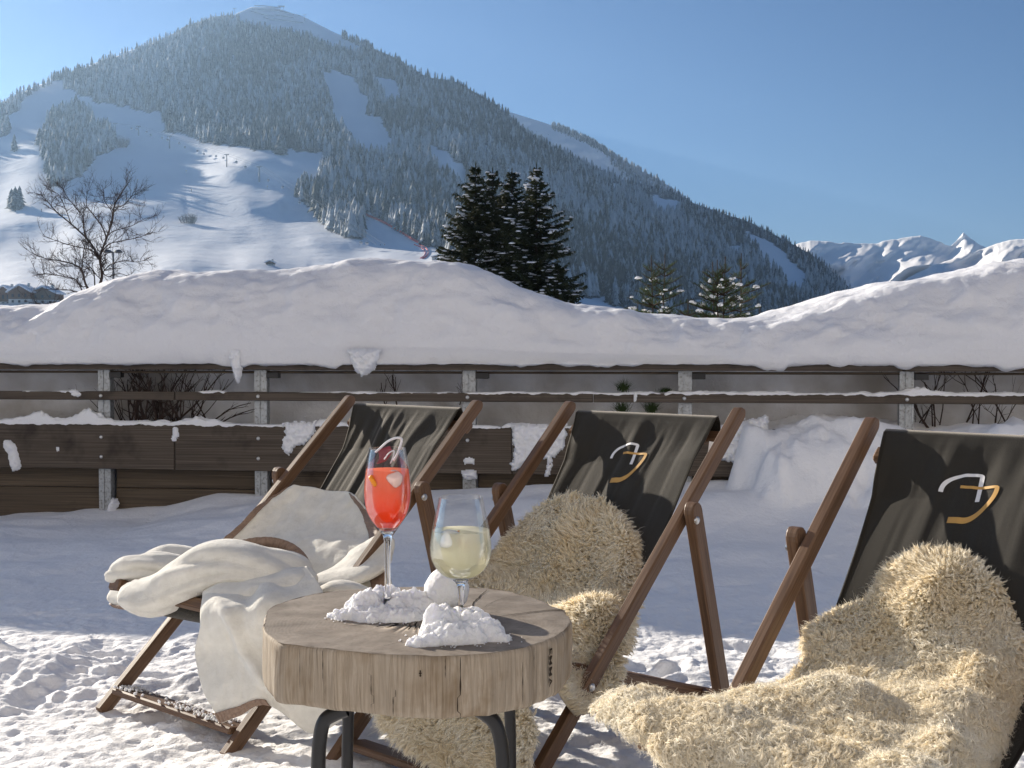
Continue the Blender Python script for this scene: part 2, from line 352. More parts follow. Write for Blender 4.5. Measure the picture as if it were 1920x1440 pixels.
def mat_farforest():
    t = NT('snow_dusted_conifer'); a = t.node("ShaderNodeAttribute"); a.attribute_name = 'tone'; g = t.node("ShaderNodeNewGeometry")
    v = t.coord('Object'); n = t.noise(v, .35, 3, .7); sx = t.node("ShaderNodeSeparateXYZ"); t.link(g.outputs['Normal'], sx.inputs[0])
    up = t.math('MULTIPLY', t.ramp(t.math('ADD', t.math('MULTIPLY', n, .7), t.math('MULTIPLY', a.outputs['Fac'], .5)), [(.47, 0), (.72, 1)]), .85)
    c = t.mix(a.outputs['Fac'], (.030, .042, .040), (.10, .105, .085)); c = t.mix(up, c, (.52, .55, .58)); set_(t, c, .9, .1); return t.m
M['far_tree'] = mat_farforest()
M['far_bush'] = plain('frosted_bush', (.16, .14, .13), .9, .1)
rng = np.random.RandomState(3); R = random.Random(5)
# ------------------------------------------------------------------ SETTING: distance
gx = 13000.
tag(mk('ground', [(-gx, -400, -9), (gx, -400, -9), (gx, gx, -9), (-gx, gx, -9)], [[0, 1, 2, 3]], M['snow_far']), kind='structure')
S1 = np.array([(-700, 420), (-300, 260), (-120, 215), (0, 195), (60, 166), (120, 140), (170, 122), (240, 96), (300, 76), (350, 48), (400, 32), (440, 27), (470, 13), (510, 12), (560, 28), (620, 58), (680, 84), (740, 108), (800, 143), (860, 155), (905, 183), (955, 215), (990, 250), (1030, 272), (1060, 284), (1100, 306), (1160, 336), (1210, 345), (1260, 360), (1310, 386), (1360, 402), (1405, 417), (1450, 439), (1500, 465), (1535, 487), (1560, 509), (1595, 541), (1660, 590), (1760, 650), (2400, 700)], float)
def s1(px): return np.interp(px, S1[:, 0], S1[:, 1])
def Yd(px, py):
    px = np.asarray(px, float); py = np.asarray(py, float)
    t = (600 - py) / 590; y = 430 + 2100 * np.where(t > 0, np.abs(t) ** .95, t * .6)
    y = y + np.maximum(0, px - 850) * 1.5
    fade = np.clip((py - s1(px)) / 60, 0, 1) * np.clip((640 - py) / 100, 0, 1)
    rel = fbm(px / 260, py / 150, 1.5, 3) * 95 + fbm((px + py * 1.2) / 95, (py - .35 * px) / 42, 9, 3) * 6 * np.clip((900 - px) / 300, .25, 1)
    y = y + rel * fade
    # terrain ribs sculpted across the ski hill: crest lines running down to the right
    for (x0, y0, x1, y1, w, a) in RIBS:
        dx, dy = x1 - x0, y1 - y0; L = math.hypot(dx, dy); u = ((px - x0) * dx + (py - y0) * dy) / L / L; d = ((px - x0) * (-dy) + (py - y0) * dx) / L
        env = np.clip(1.1 - np.abs(u - .5) * 2, 0, 1) ** .5
        y = y - a * env * np.where(d > 0, np.exp(-(d / w) ** 2), np.exp(-(d / (w * .55)) ** 2))
    return y
RIBS = [(215, 235, 620, 330, 26, 70), (180, 292, 470, 325, 20, 45), (230, 335, 520, 385, 26, 45), (0, 430, 330, 380, 30, 45), (120, 470, 560, 500, 30, 40), (700, 420, 860, 490, 16, 30), (0, 255, 90, 285, 14, 40)]
CLEAR = [
 [(-700, 200), (0, 178), (60, 152), (118, 140), (124, 168), (190, 192), (240, 202), (305, 212), (307, 245), (340, 252), (380, 267), (430, 274), (500, 282), (545, 282), (608, 284), (603, 335), (590, 352), (565, 352), (556, 368), (582, 392), (600, 420), (640, 443), (684, 450), (689, 398), (740, 428), (790, 458), (838, 470), (860, 660), (-700, 660)],
 [(598, 130), (645, 138), (672, 158), (692, 192), (688, 214), (712, 222), (742, 272), (722, 300), (684, 300), (664, 272), (640, 246), (626, 236), (622, 190)],
 [(702, 144), (745, 152), (756, 198), (722, 198)], [(800, 272), (842, 286), (878, 322), (872, 352), (850, 345), (826, 322), (806, 304)],
 [(436, 28), (470, 5), (512, 5), (600, 38), (690, 78), (672, 102), (610, 82), (565, 66), (520, 58), (480, 48), (440, 42)],
 [(1396, 436), (1436, 448), (1486, 488), (1506, 504), (1506, 540), (1476, 534), (1466, 516), (1436, 492), (1404, 462)], [(1214, 360), (1272, 384), (1262, 402), (1230, 394)],
 [(230, 90), (262, 88), (240, 112), (214, 116)], [(150, 118), (200, 108), (190, 124), (150, 132)], [(1120, 560), (1200, 590), (1200, 640), (1000, 640), (1060, 560)], [(1600, 520), (2500, 500), (2500, 700), (1600, 700)]]
CLUMPS = [[(78, 262), (82, 235), (100, 212), (125, 204), (155, 206), (168, 222), (172, 240), (205, 236), (216, 262), (212, 280), (180, 296), (174, 312), (150, 330), (120, 345), (92, 352), (86, 300), (70, 272)],
          [(-700, 190), (-40, 172), (20, 170), (44, 184), (40, 206), (0, 222), (-700, 300)], [(-10, 240), (18, 238), (22, 252), (0, 258), (-300, 270), (-300, 230)]]
def forest_mask(px, py):
    jx = px + fbm(px / 14, py / 14, 3, 2) * 5; jy = py + fbm(px / 14, py / 14, 8, 2) * 4
    m = np.ones(np.shape(px), bool)
    for c in CLEAR: m &= ~inpoly(jx, jy, c)
    for c in CLUMPS: m |= inpoly(jx, jy, c)
    thin = fbm(px / 60, py / 35, 4, 3)
    return m & (thin > -.95)
ncx, nry = 620, 300
cols = np.linspace(-700, 2400, ncx); vs = np.linspace(0, 1, nry) ** 1.05
PX, Vv = np.meshgrid(cols, vs); PYs = s1(PX) + (650 - s1(PX)) * Vv
PYs = np.where(Vv == 0, PYs + fbm(PX / 22, PX * 0, 0, 3) * 1.5, PYs)
G = P(PX, PYs, Yd(PX, PYs))
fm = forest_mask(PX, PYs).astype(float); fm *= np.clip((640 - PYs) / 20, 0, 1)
near = [(300, -3.5), (120, -6.), (40, -6.5), (13, -6)]
rows = [G]; fr = [fm]
for yy, zz in near:
    rows.append(np.stack([(cols - 960) / F * (yy + 40), np.full(ncx, float(yy)), np.full(ncx, zz)], 1)[None]); fr.append(np.zeros((1, ncx)))
back = G[0].copy(); back[:, 1] += 500; back[:, 2] -= 220; back2 = back.copy(); back2[:, 1] += 900; back2[:, 2] = -12
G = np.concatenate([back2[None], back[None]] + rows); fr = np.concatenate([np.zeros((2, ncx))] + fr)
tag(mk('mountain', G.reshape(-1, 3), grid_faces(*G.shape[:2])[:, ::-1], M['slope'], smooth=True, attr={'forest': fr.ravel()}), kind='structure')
# second ridge behind with its snowy back
S2 = np.array([(780, 190), (860, 188), (900, 196), (935, 204), (962, 212), (1020, 230), (1060, 245), (1110, 267), (1160, 298), (1205, 322), (1230, 334), (1260, 352), (1320, 395), (1400, 450), (1560, 560)], float)
c2 = np.linspace(780, 1560, 260); v2 = np.linspace(0, 1, 50); PX2, V2 = np.meshgrid(c2, v2); s2 = np.interp(PX2, S2[:, 0], S2[:, 1]); PY2 = s2 + V2 * 150
Y2 = 3250 + np.maximum(0, PX2 - 850) * 1.2 - V2 * 500 + fbm(PX2 / 70, PY2 / 35, 2, 4) * 60 * np.clip(V2 * 6, 0, 1)
G2 = P(PX2, PY2, Y2); b2 = G2[0].copy(); b2[:, 1] += 700; b2[:, 2] -= 300; G2 = np.concatenate([b2[None], G2])
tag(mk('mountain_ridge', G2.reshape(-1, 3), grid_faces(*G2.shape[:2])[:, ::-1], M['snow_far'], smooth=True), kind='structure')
# far snow peaks
def peaks(name, S, Y0, Y1, amp, px0, px1, sc1, seed, base=665, nb=(520, 170)):
    S = np.array(S, float); c = np.linspace(px0, px1, nb[0]); v = np.linspace(0, 1, nb[1]); X, V = np.meshgrid(c, v)
    s = np.interp(X, S[:, 0], S[:, 1]) + fbm(X / 9, X * 0, seed, 4) * .9; Yp = s + V * (base - s)
    sk = X - (Yp - 450) * -.9
    rd = (1 - np.abs(fbm(sk / sc1, Yp / (sc1 * .9), seed, 4, .45)) * 1.8)
    Y = Y0 + (Y1 - Y0) * V ** .9 - amp * rd * np.clip(V * 9, 0, 1)
    Gp = P(X, Yp, Y); b = Gp[0].copy(); b[:, 1] += 900; b[:, 2] -= 400; bb = b.copy(); bb[:, 1] += 500; bb[:, 2] = -12
    Gp = np.concatenate([bb[None], b[None], Gp])
    tag(mk(name, Gp.reshape(-1, 3), grid_faces(*Gp.shape[:2])[:, ::-1], M['snow_peak'], smooth=True), kind='structure')
peaks('far_mountains', [(1300, 480), (1480, 462), (1500, 456), (1520, 450), (1570, 455), (1640, 457), (1665, 450), (1690, 447), (1727, 441), (1750, 449), (1772, 458), (1782, 462), (1796, 448), (1806, 436), (1818, 446), (1834, 457), (1858, 468), (1900, 475), (2400, 440)], 4700, 3500, 260, 1380, 2400, 85, 3)
peaks('far_slope', [(1560, 690), (1640, 580), (1700, 522), (1745, 500), (1800, 481), (1840, 468), (1870, 456), (1895, 450), (1925, 448), (2000, 420), (2400, 380)], 3100, 2300, 110, 1560, 2400, 60, 11, 670, (300, 90))

# ------------------------------------------------------------------ conifer masses on the mountain (uncountable: stuff)
def tree_template(nt=5, ns=8, seed=0):
    r = np.random.RandomState(seed); V = []; Fc = []; n = 0
    for k in range(nt):
        z0 = .08 + .80 * k / nt; z1 = min(1.0, z0 + .36 + .04 * k); rad = .16 * (1 - z0) ** .85 + .012
        V.append((0, 0, z1)); a0 = r.rand() * 6
        for j in range(ns):
            a = a0 + 2 * math.pi * j / ns; q = rad * (1.05 if j % 2 else .55) * (.85 + .35 * r.rand()); V.append((q * math.cos(a), q * math.sin(a), z0 - (.03 if j % 2 else -.05)))
        for j in range(ns): Fc.append((n, n + 1 + j, n + 1 + (j + 1) % ns))
        n += ns + 1
    return np.array(V), np.array(Fc)
TT = [tree_template(5, 8, s) for s in range(6)]
def forest(name, pos, hs, label, cat, mat=M['far_tree'], seed=1, dz=-.5):
    r = np.random.RandomState(seed); Vs = []; Fs = []; tn = []; n = 0; N = len(pos); which = r.randint(0, len(TT), N)
    big = fbm(pos[:, 0] / 160, pos[:, 1] / 160, 0, 3)
    for w in range(len(TT)):
        idx = np.where(which == w)[0]
        if not len(idx): continue
        V0, F0 = TT[w]; m = len(idx); a = r.rand(m) * 6.28; ca, sa = np.cos(a), np.sin(a); h = hs[idx][:, None]; wd = h * (1.0 + .5 * r.rand(m)[:, None])
        x = (V0[None, :, 0] * ca[:, None] - V0[None, :, 1] * sa[:, None]) * wd; y = (V0[None, :, 0] * sa[:, None] + V0[None, :, 1] * ca[:, None]) * wd; z = V0[None, :, 2] * h + dz
        V = np.stack([x, y, z], -1) + pos[idx][:, None, :]; Vs.append(V.reshape(-1, 3)); Fs.append((F0[None] + (np.arange(m) * len(V0))[:, None, None] + n).reshape(-1, 3)); n += m * len(V0)
        tn.append(np.repeat(np.clip(.45 + big[idx] * .35 + r.randn(m) * .30, 0, 1), len(V0)))
    o = mk(name, np.concatenate(Vs), np.concatenate(Fs), mat, attr={'tone': np.concatenate(tn)})
    return tag(o, label, cat, kind='stuff')
xs = np.arange(-420, 1650, 4.9); ys = np.arange(5, 612, 3.8); X_, Y_ = np.meshgrid(xs, ys)
X_ = (X_ + rng.rand(*X_.shape) * 5.6).ravel(); Y_ = (Y_ + rng.rand(*Y_.shape) * 4.3).ravel()
ok = (Y_ > s1(X_) + 1) & forest_mask(X_, Y_); X_, Y_ = X_[ok], Y_[ok]
dd = Yd(X_, Y_); hh = (16.0 * np.exp(rng.randn(len(X_)) * .24)) * np.clip(.62 + (Y_ - s1(X_)) / 160, .62, 1) * np.where(X_ > 1200, .9, 1)
forest('forest', P(X_, Y_, dd), hh, 'dense snow-dusted conifer forest covering the mountainside', 'forest')
# sparse trees along the second ridge and the left skyline
q = []
for i in range(900):
    px = R.uniform(1035, 1300); s_ = np.interp(px, S2[:, 0], S2[:, 1]); py = s_ + abs(R.gauss(0, 1)) * (6 + max(0, px - 1150) * .35); q.append((px, py))
for i in range(120):
    px = R.uniform(960, 1040); q.append((px, np.interp(px, S2[:, 0], S2[:, 1]) + R.uniform(25, 60)))
q = np.array(q); v_ = (q[:, 1] - np.interp(q[:, 0], S2[:, 0], S2[:, 1])) / 150
forest('ridge_forest', P(q[:, 0], q[:, 1], 3250 + np.maximum(0, q[:, 0] - 850) * 1.2 - v_ * 500), rng.uniform(12, 20, len(q)), 'thin line of small conifers along the second ridge behind', 'forest')
q = []
for i in range(150):
    px = R.choice([R.uniform(30, 130), R.uniform(120, 320), R.uniform(640, 700)]); q.append((px, s1(px) + R.uniform(1, 10) if px < 400 else s1(px) + R.uniform(1, 6)))
q = np.array(q)
forest('skyline_forest', P(q[:, 0], q[:, 1], Yd(q[:, 0], q[:, 1])), rng.uniform(10, 19, len(q)), 'scattered conifers along the left skyline of the mountain', 'forest')

# ------------------------------------------------------------------ haze
hz = mk('haze', [(x, y, z) for z in (-10, 820) for x, y in ((-gx - 50, -450), (gx + 50, -450), (gx + 50, gx + 50), (-gx - 50, gx + 50))], [[0, 3, 2, 1], [4, 5, 6, 7], [0, 1, 5, 4], [1, 2, 6, 5], [2, 3, 7, 6], [3, 0, 4, 7]], None)
hm = bpy.data.materials.new('haze'); hm.use_nodes = True; hm.node_tree.nodes.clear(); ho = hm.node_tree.nodes.new("ShaderNodeOutputMaterial"); pv = hm.node_tree.nodes.new("ShaderNodeVolumePrincipled")
pv.inputs['Density'].default_value = 8.5e-5; pv.inputs['Color'].default_value = (.45, .68, 1, 1); pv.inputs['Anisotropy'].default_value = .5
hm.node_tree.links.new(pv.outputs[0], ho.inputs['Volume']); hz.data.materials.append(hm); tag(hz, 'thin winter haze in the valley air', 'haze', kind='stuff')
hm.cycles.homogeneous_volume = True if hasattr(hm.cycles, 'homogeneous_volume') else None

# ------------------------------------------------------------------ terrace: fence line, trodden snow, snow bank
def fy(x): return 7.10 - 0.12 * (np.asarray(x, float) + 1.5)
def fpx(px):
    """world x of the fence line seen at px"""
    k = (px - 960) / F; return k * (7.10 - .18) / (1 + .12 * k)
def gz(x, y, detail=True):
    x = np.asarray(x, float); y = np.asarray(y, float); f = fy(x)
    zf = np.interp(x, [fpx(p) for p in (0, 180, 300, 400, 490, 600, 880, 1000, 1300, 1400, 1900)], [-.03, 0., .01, .09, .12, .13, .17, .20, .21, .22, .24])
    u = np.clip((y - (f - 1.7)) / 1.7, 0, 1); z = zf * (u * u * (3 - 2 * u)) + .012 * fbm(x * .9, y * .9, 0, 2) + .035 * fbm(x * 1.7, y * 2.2, 4, 3) * np.clip((y - 4.2) / 1.5, 0, 1)
    # ploughed mound against the right of the fence
    e = x + fbm(x * 3, y * 3, 3, 3) * .14; side = np.clip((e - fpx(1378)) / .13, 0, 1); side = side * side * (3 - 2 * side)
    top = .565 + .05 * fbm(x * 2.2, y * 2, 5, 3) + .022 * fbm(x * 9, y * 9, 5, 4, .6); d = f - y; m = np.clip(1 - (d + .11 * fbm(x * 3, y * 3, 6, 4)) / .52, 0, 1); m = np.sqrt(np.clip(m * 1.25, 0, 1)) * np.clip(m * 4, 0, 1) ** .5
    z = np.maximum(z, side * top * m + z * (1 - side * m))
    if detail:
        shade = np.clip((y - (4.25 - .15 * x)) / .5, 0, 1); fa = np.clip((7 - y) / 3, .15, 1) * (1 - .15 * shade)
        z = z + fa * (.0085 * fbm(x * 4.5, y * 4.5, 2, 2) + .0075 * (np.abs(fbm(x * 9, y * 11, 4, 3)) - .3) + .0055 * np.abs(fbm(x * 30, y * 26, 5, 3)) + .0025 * fbm(x * 60, y * 60, 9, 2))
        cl = np.exp(-(((x + 1.75) / .75) ** 2 + ((y - 3.75) / .42) ** 2)) * 1.1 + .35 * np.exp(-(((x + 1.3) / .9) ** 2 + ((y - 2.9) / .6) ** 2)) + .25 * np.exp(-(((x - .6) / .5) ** 2 + ((y - 3.4) / .4) ** 2))
        n = fbm(x * 4.2 + .4, y * 5.2, 11, 4, .55); z = z + cl * .058 * np.clip(n - .05, 0, 1) ** .7
        # boot and shuffle marks
        for (ax, ay, an, l, w_, dp) in MARKS:
            c_, s_ = math.cos(an), math.sin(an); u_ = ((x - ax) * c_ + (y - ay) * s_) / l; v_ = (-(x - ax) * s_ + (y - ay) * c_) / w_; r2 = u_ * u_ + v_ * v_
            z = z + np.where(r2 < 6, -dp * np.exp(-r2 ** 2) + dp * .5 * np.exp(-(np.sqrt(r2) - 1.35) ** 2 * 6), 0)
    return z
MARKS = [(R.uniform(-2.2, 1.9), R.uniform(1.7, 4.1), R.uniform(0, 3.14), R.uniform(.09, .15), R.uniform(.04, .055), R.uniform(.008, .02)) for i in range(46)] + \
        [(R.uniform(-3, 3), R.uniform(4.2, 6), R.uniform(0, 3.14), R.uniform(.09, .15), R.uniform(.04, .06), R.uniform(.004, .010)) for i in range(16)]
def spread(a, b, c, d, fine, coarse): return np.unique(np.round(np.concatenate([np.arange(a, b, coarse), np.arange(b, c, fine), np.arange(c, d + 1e-6, coarse)]), 5))
gxs = spread(-7, -2.3, 2.1, 7, .0095, .035); gys = spread(-1.5, 1.9, 4.6, 7.6, .010, .026)
GX, GY = np.meshgrid(gxs, gys); GZ = gz(GX, GY)
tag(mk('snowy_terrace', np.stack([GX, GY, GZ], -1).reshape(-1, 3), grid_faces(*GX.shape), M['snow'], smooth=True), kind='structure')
SIL = np.array([(-2600, 470), (-900, 470), (-300, 490), (-130, 520), (-40, 570), (0, 578), (60, 583), (130, 579), (158, 562), (200, 541), (260, 521), (330, 513), (430, 516), (520, 513), (600, 501), (680, 491), (760, 493), (830, 498), (880, 501), (920, 516), (960, 541), (1010, 556), (1060, 571), (1130, 579), (1220, 593), (1320, 601), (1400, 601), (1460, 590), (1520, 571), (1560, 556), (1620, 541), (1700, 530), (1760, 518), (1830, 505), (1920, 491), (2300, 470), (3000, 480)], float)
bx = np.arange(-7.5, 7.5, .022); nb = len(bx)
ppx = 960 + bx / (fy(bx) + .55) * F; spy = np.interp(ppx, SIL[:, 0], SIL[:, 1]); spy = np.convolve(np.pad(spy, 3, 'edge'), np.ones(7) / 7, 'valid')
zc = P(ppx, spy - 4, fy(bx) + .55)[:, 2]
prof = []
for k, (a, b) in enumerate([(.36, -.3), (.36, 0), (.35, .3), (.33, .55), (.34, .75), (.30, .87), (.18, .918), (.06, .921), (0, .921), (-.030, .921)]): prof.append((np.full(nb, a), np.full(nb, b)))
lipn = fbm(bx * 9, 0, 1, 4); drip = np.clip(fbm(bx * 5.5, 3, 2, 3) - .5, 0, 1) * .05
prof.append((np.full(nb, -.040), .915 - drip)); prof.append((np.full(nb, -.055), .905 - drip - .008 * lipn)); prof.append((np.full(nb, -.072) - .01 * lipn, .918 - drip * .7 + .004 * lipn))
D = .50 + .08 * fbm(bx * .5, 7, 1, 2)
for th in np.linspace(4, 90, 62):
    t = math.radians(th); prof.append((.55 - (D + .06) * math.cos(t) ** .66, .925 + (zc - .925) * math.sin(t) ** .80))
for a, b in ((.75, .01), (.95, .04), (1.2, .1), (1.6, .25), (2.2, .6), (3, 1.3), (4.2, 2.6), (6, 7.5)): prof.append((np.full(nb, a), zc - b))
B = np.array([[np.stack([bx, fy(bx) + a, b], 1)] for a, b in prof])[:, 0]
Nn = normals(B); th = np.arange(len(prof))[:, None]; wgt = np.clip((th - 13) / 9, 0, 1)
disp = (.050 * fbm(B[..., 0] * 1.5, B[..., 2] * 3.2, B[..., 1] * 1.5, 3) + .022 * (.35 - np.abs(fbm(B[..., 0] * 3.3 + 9, B[..., 2] * 4.4, B[..., 1] * 3.3, 4, .55))) + .022 * fbm(B[..., 0] * 5, B[..., 2] * 6, B[..., 1] * 5, 3) + .009 * fbm(B[..., 0] * 14, B[..., 2] * 15, B[..., 1] * 14, 4, .6)) * wgt * np.clip(1.45 - (th - 13) / 50., .42, 1)
wall = np.where(th < 7, .035 * fbm(B[..., 0] * 2, B[..., 2] * 5, 0, 4, .6), 0)
sgn = np.sign((Nn[40, nb // 2] @ np.array([0, -1, .3])))
B = B + Nn * sgn * (disp + wall)[..., None]
# a curl of snow broken out of the left hump and the ridge of loose lumps on the right
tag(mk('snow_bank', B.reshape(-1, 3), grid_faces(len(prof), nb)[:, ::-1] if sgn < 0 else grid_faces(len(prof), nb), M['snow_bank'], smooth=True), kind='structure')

# unseen wall added behind the camera to bounce warm light onto the shaded snow
BW = MB()
for (x0, x1, z0, z1) in [(-16, 16, 5.6, 14), (-16, -9, 0, 5.6), (-7.4, -3.4, 0, 5.6), (-1.8, 2.2, 0, 5.6), (3.8, 16, 0, 5.6), (-9, -7.4, 2.6, 3.6), (-3.4, -1.8, 2.6, 3.6), (2.2, 3.8, 2.6, 3.6), (-9, -7.4, 0, .5), (-3.4, -1.8, 0, .5), (2.2, 3.8, 0, .5)]:
    BW.add([(x, y, z) for z in (z0, z1) for x, y in ((x0, -5.2), (x1, -5.2), (x1, -5.6), (x0, -5.6))], [[0, 3, 2, 1], [4, 5, 6, 7], [0, 1, 5, 4], [1, 2, 6, 5], [2, 3, 7, 6], [3, 0, 4, 7]])
tag(BW.build('bounce_wall', plain('bounce_wall_cream', (.50, .47, .44), .9, .1)), kind='structure')

# ------------------------------------------------------------------ FENCE
FD = np.array([1, -.12, 0]); FD = FD / np.linalg.norm(FD); FN = np.array([-FD[1] * -1, -1, 0]); FN = np.array([FD[1], -FD[0], 0])   # FN points to the camera
def fp(px, dz, out=0.0): x = fpx(px); return np.array([x, float(fy(x)), dz]) + FN * out
fence = thing('terrace_fence', 'dark weathered board fence on galvanised posts under the long snow bank', 'fence', (0, 7, 0)); FO = (0, 7, 0)
def fpart(mb, name, mat): 
    o = mb.build(name, mat, None); me = o.data; me.transform(Matrix.Translation((0, -7, 0))); o.parent = fence; return o
def fb(px0, px1, z0, z1, out, th, name, mat, ch=.004):
    zc_ = (z0 + z1) / 2; a = fp(px0, zc_, out - th / 2); b = fp(px1, zc_, out - th / 2); m = MB(); V, Fc, U = beam(a, b, FN * th, (0, 0, z1 - z0), ch)
    sh = R.uniform(0, 9); m.add(V, Fc, [(u + sh, v + sh) for u, v in U]); return fpart(m, name, mat)
PX_POST = [-140, 190, 485, 878, 1285, 1703, 2130]
fb(-700, 1692, .874, .912, .022, .15, 'top_rail', M['board']); fb(1695, 2900, .872, .912, .024, .15, 'top_rail', M['board'])
fb(-700, 2900, .852, .866, -.035, .05, 'batten', M['board_low'])
fb(-700, 326, .690, .742, .0, .028, 'middle_rail', M['board']); fb(327.5, 1112, .690, .742, .001, .028, 'middle_rail', M['board']); fb(1113, 2900, .691, .743, .0, .028, 'middle_rail', M['board'])
fb(-700, 325, .272, .545, .0, .03, 'board', M['board']); fb(327, 959, .270, .543, .001, .03, 'board', M['board']); fb(960.5, 1560, .270, .543, -.001, .03, 'board', M['board']); fb(1561, 2900, .270, .543, -.001, .03, 'board', M['board'])
for a, b in ((-700, 186), (204, 480), (498, 872), (892, 1280), (1300, 1700), (1720, 2900)):
    fb(a, b, .150, .276, -.085, .03, 'kick_board', M['board_low']); fb(a, b, -.12, .147, -.082, .03, 'kick_board', M['board_low'])
bolt_v, bolt_f = lathe([(0.0001, .006), (.006, .0055), (.0095, .003), (.011, 0), (.011, -.002)], 14)
for px in PX_POST:
    w = .078; t_ = .005; dp = .05; c = fp(px, 0, -.034)
    m = MB()
    def pl(a0, a1, o0, o1):
        p = [c + FD * a + FN * o for a, o in ((a0, o0), (a1, o0), (a1, o1), (a0, o1))]; V = [q + np.array([0, 0, z]) for z in (-.2, .872) for q in p]
        m.add(V, [[0, 1, 5, 4], [1, 2, 6, 5], [2, 3, 7, 6], [3, 0, 4, 7], [3, 2, 1, 0], [4, 5, 6, 7]])
    pl(-w / 2, w / 2, 0, -t_); pl(-w / 2, -w / 2 + t_, -t_ - .0002, -dp); pl(w / 2 - t_, w / 2, -t_ - .0002, -dp); pl(-.008, -.003, .0002, .006); pl(w / 2 - .012, w / 2 - .002, .0002, .004)
    fpart(m, 'post', M['galv'])
    m = MB(); m.add(*[x for x in (lambda b: (b[0], b[1], b[2]))(beam(fp(px, .842, -.04) + FD * .04, fp(px, .842, -.04) + FD * .115, FN * .05, (0, 0, .035), .002))]); fpart(m, 'bracket', M['black_steel'])
    for z in (.716, .465, .345):
        if px > 1400 and z < .6: continue
        V = np.array([c + np.array([0, 0, z]) + FN * (.037 + v[2]) + FD * v[0] + np.array([0, 0, v[1]]) + FD * -.005 for v in bolt_v]); fpart(MB().add(V, bolt_f), 'bolt', M['bolt'])
# snow lying on the rails and plastered on the boards
def snow_strip(px0, px1, z, out0, out1, hfun, label, n=500, name='snow_strip', droop=0.006):
    x0, x1 = fpx(px0), fpx(px1); n = int((x1 - x0) / .008); xs_ = np.linspace(x0, x1, n); endf = np.clip(np.minimum(xs_ - x0, x1 - xs_) / .05, 0, 1) ** .5
    h = np.maximum(hfun(xs_), .0) * endf; K = 15; rows_ = []
    for k in range(K):
        a = math.pi * k / (K - 1); o_ = (out1 + out0) / 2 + (out1 - out0) / 2 * math.cos(a) * (1 + .06 * np.sign(math.cos(a))); zz = z - .002 + h * math.sin(a) ** .7
        zz = zz + (fbm(xs_ * 30, k * .6, 1, 3) * .35 * h * math.sin(a)); front = max(0, math.cos(a)) ** 6; zz = zz - front * droop * (.6 + fbm(xs_ * 25, 1, 2, 3)) * (h > .004)
        rows_.append(np.stack([xs_, fy(xs_), zz], 1) + FN * np.asarray(o_)[..., None] if np.ndim(o_) else np.stack([xs_, fy(xs_), zz], 1) + FN * o_)
    Gs = np.array(rows_); return tag(mk(name, Gs.reshape(-1, 3), grid_faces(K, n), M['snow_small'], smooth=True, origin=(x0, float(fy(x0)), z)), label, 'snow')
snow_strip(-300, 322, .5455, -.030, .004, lambda x: .016 + .020 * np.clip(fbm(x * 3, 1, 0, 3) + .5, 0, 2) + .05 * np.exp(-((x - fpx(165)) / .10) ** 2) + .035 * np.exp(-((x - fpx(75)) / .05) ** 2), 'ridge of snow along the left low board by the first post')
snow_strip(262, 540, .5435, -.030, .004, lambda x: .008 + .034 * np.exp(-((x - fpx(372)) / .15) ** 2) + .010 * np.clip(fbm(x * 5, 3, 0, 3), 0, 1), 'snow heap on the low board below the dark twigs')
snow_strip(560, 940, .5435, -.030, .004, lambda x: .010 + .028 * np.exp(-((x - fpx(605)) / .05) ** 2) + .012 * np.clip(fbm(x * 5, 5, 0, 3), 0, 1), 'thin snow on the low board behind the left deck chair')
snow_strip(940, 1400, .5435, -.030, .008, lambda x: .012 + .014 * np.clip(fbm(x * 5, 6, 0, 3) + .4, 0, 1), 'thin snow on the low board behind the middle deck chair')
snow_strip(40, 160, .7425, -.028, .002, lambda x: .004 + .004 * fbm(x * 7, 1, 0, 2), 'faint dusting of snow on the middle rail at far left')
snow_strip(370, 425, .7425, -.028, .002, lambda x: .009 + .004 * fbm(x * 9, 1, 0, 2), 'short snow sliver on the middle rail beside the dark twigs')
snow_strip(560, 860, .7425, -.028, .002, lambda x: .004 + .004 * fbm(x * 8, 4, 0, 2), 'faint snow line on the middle rail over the left deck chair')
snow_strip(870, 1240, .7425, -.028, .003, lambda x: .006 + .007 * np.clip(fbm(x * 7, 6, 0, 3) + .3, 0, 1), 'snow line on the middle rail over the middle deck chair')
snow_strip(1245, 1640, .7435, -.028, .004, lambda x: .008 + .008 * np.clip(fbm(x * 6, 8, 0, 3) + .3, 0, 1), 'snow line on the middle rail between the two right posts')
snow_strip(1632, 2300, .7435, -.028, .006, lambda x: .014 + .022 * np.exp(-((x - fpx(1725)) / .09) ** 2) + .010 * np.clip(fbm(x * 6, 9, 0, 3), 0, 1), 'thicker snow on the middle rail at the rightmost post')
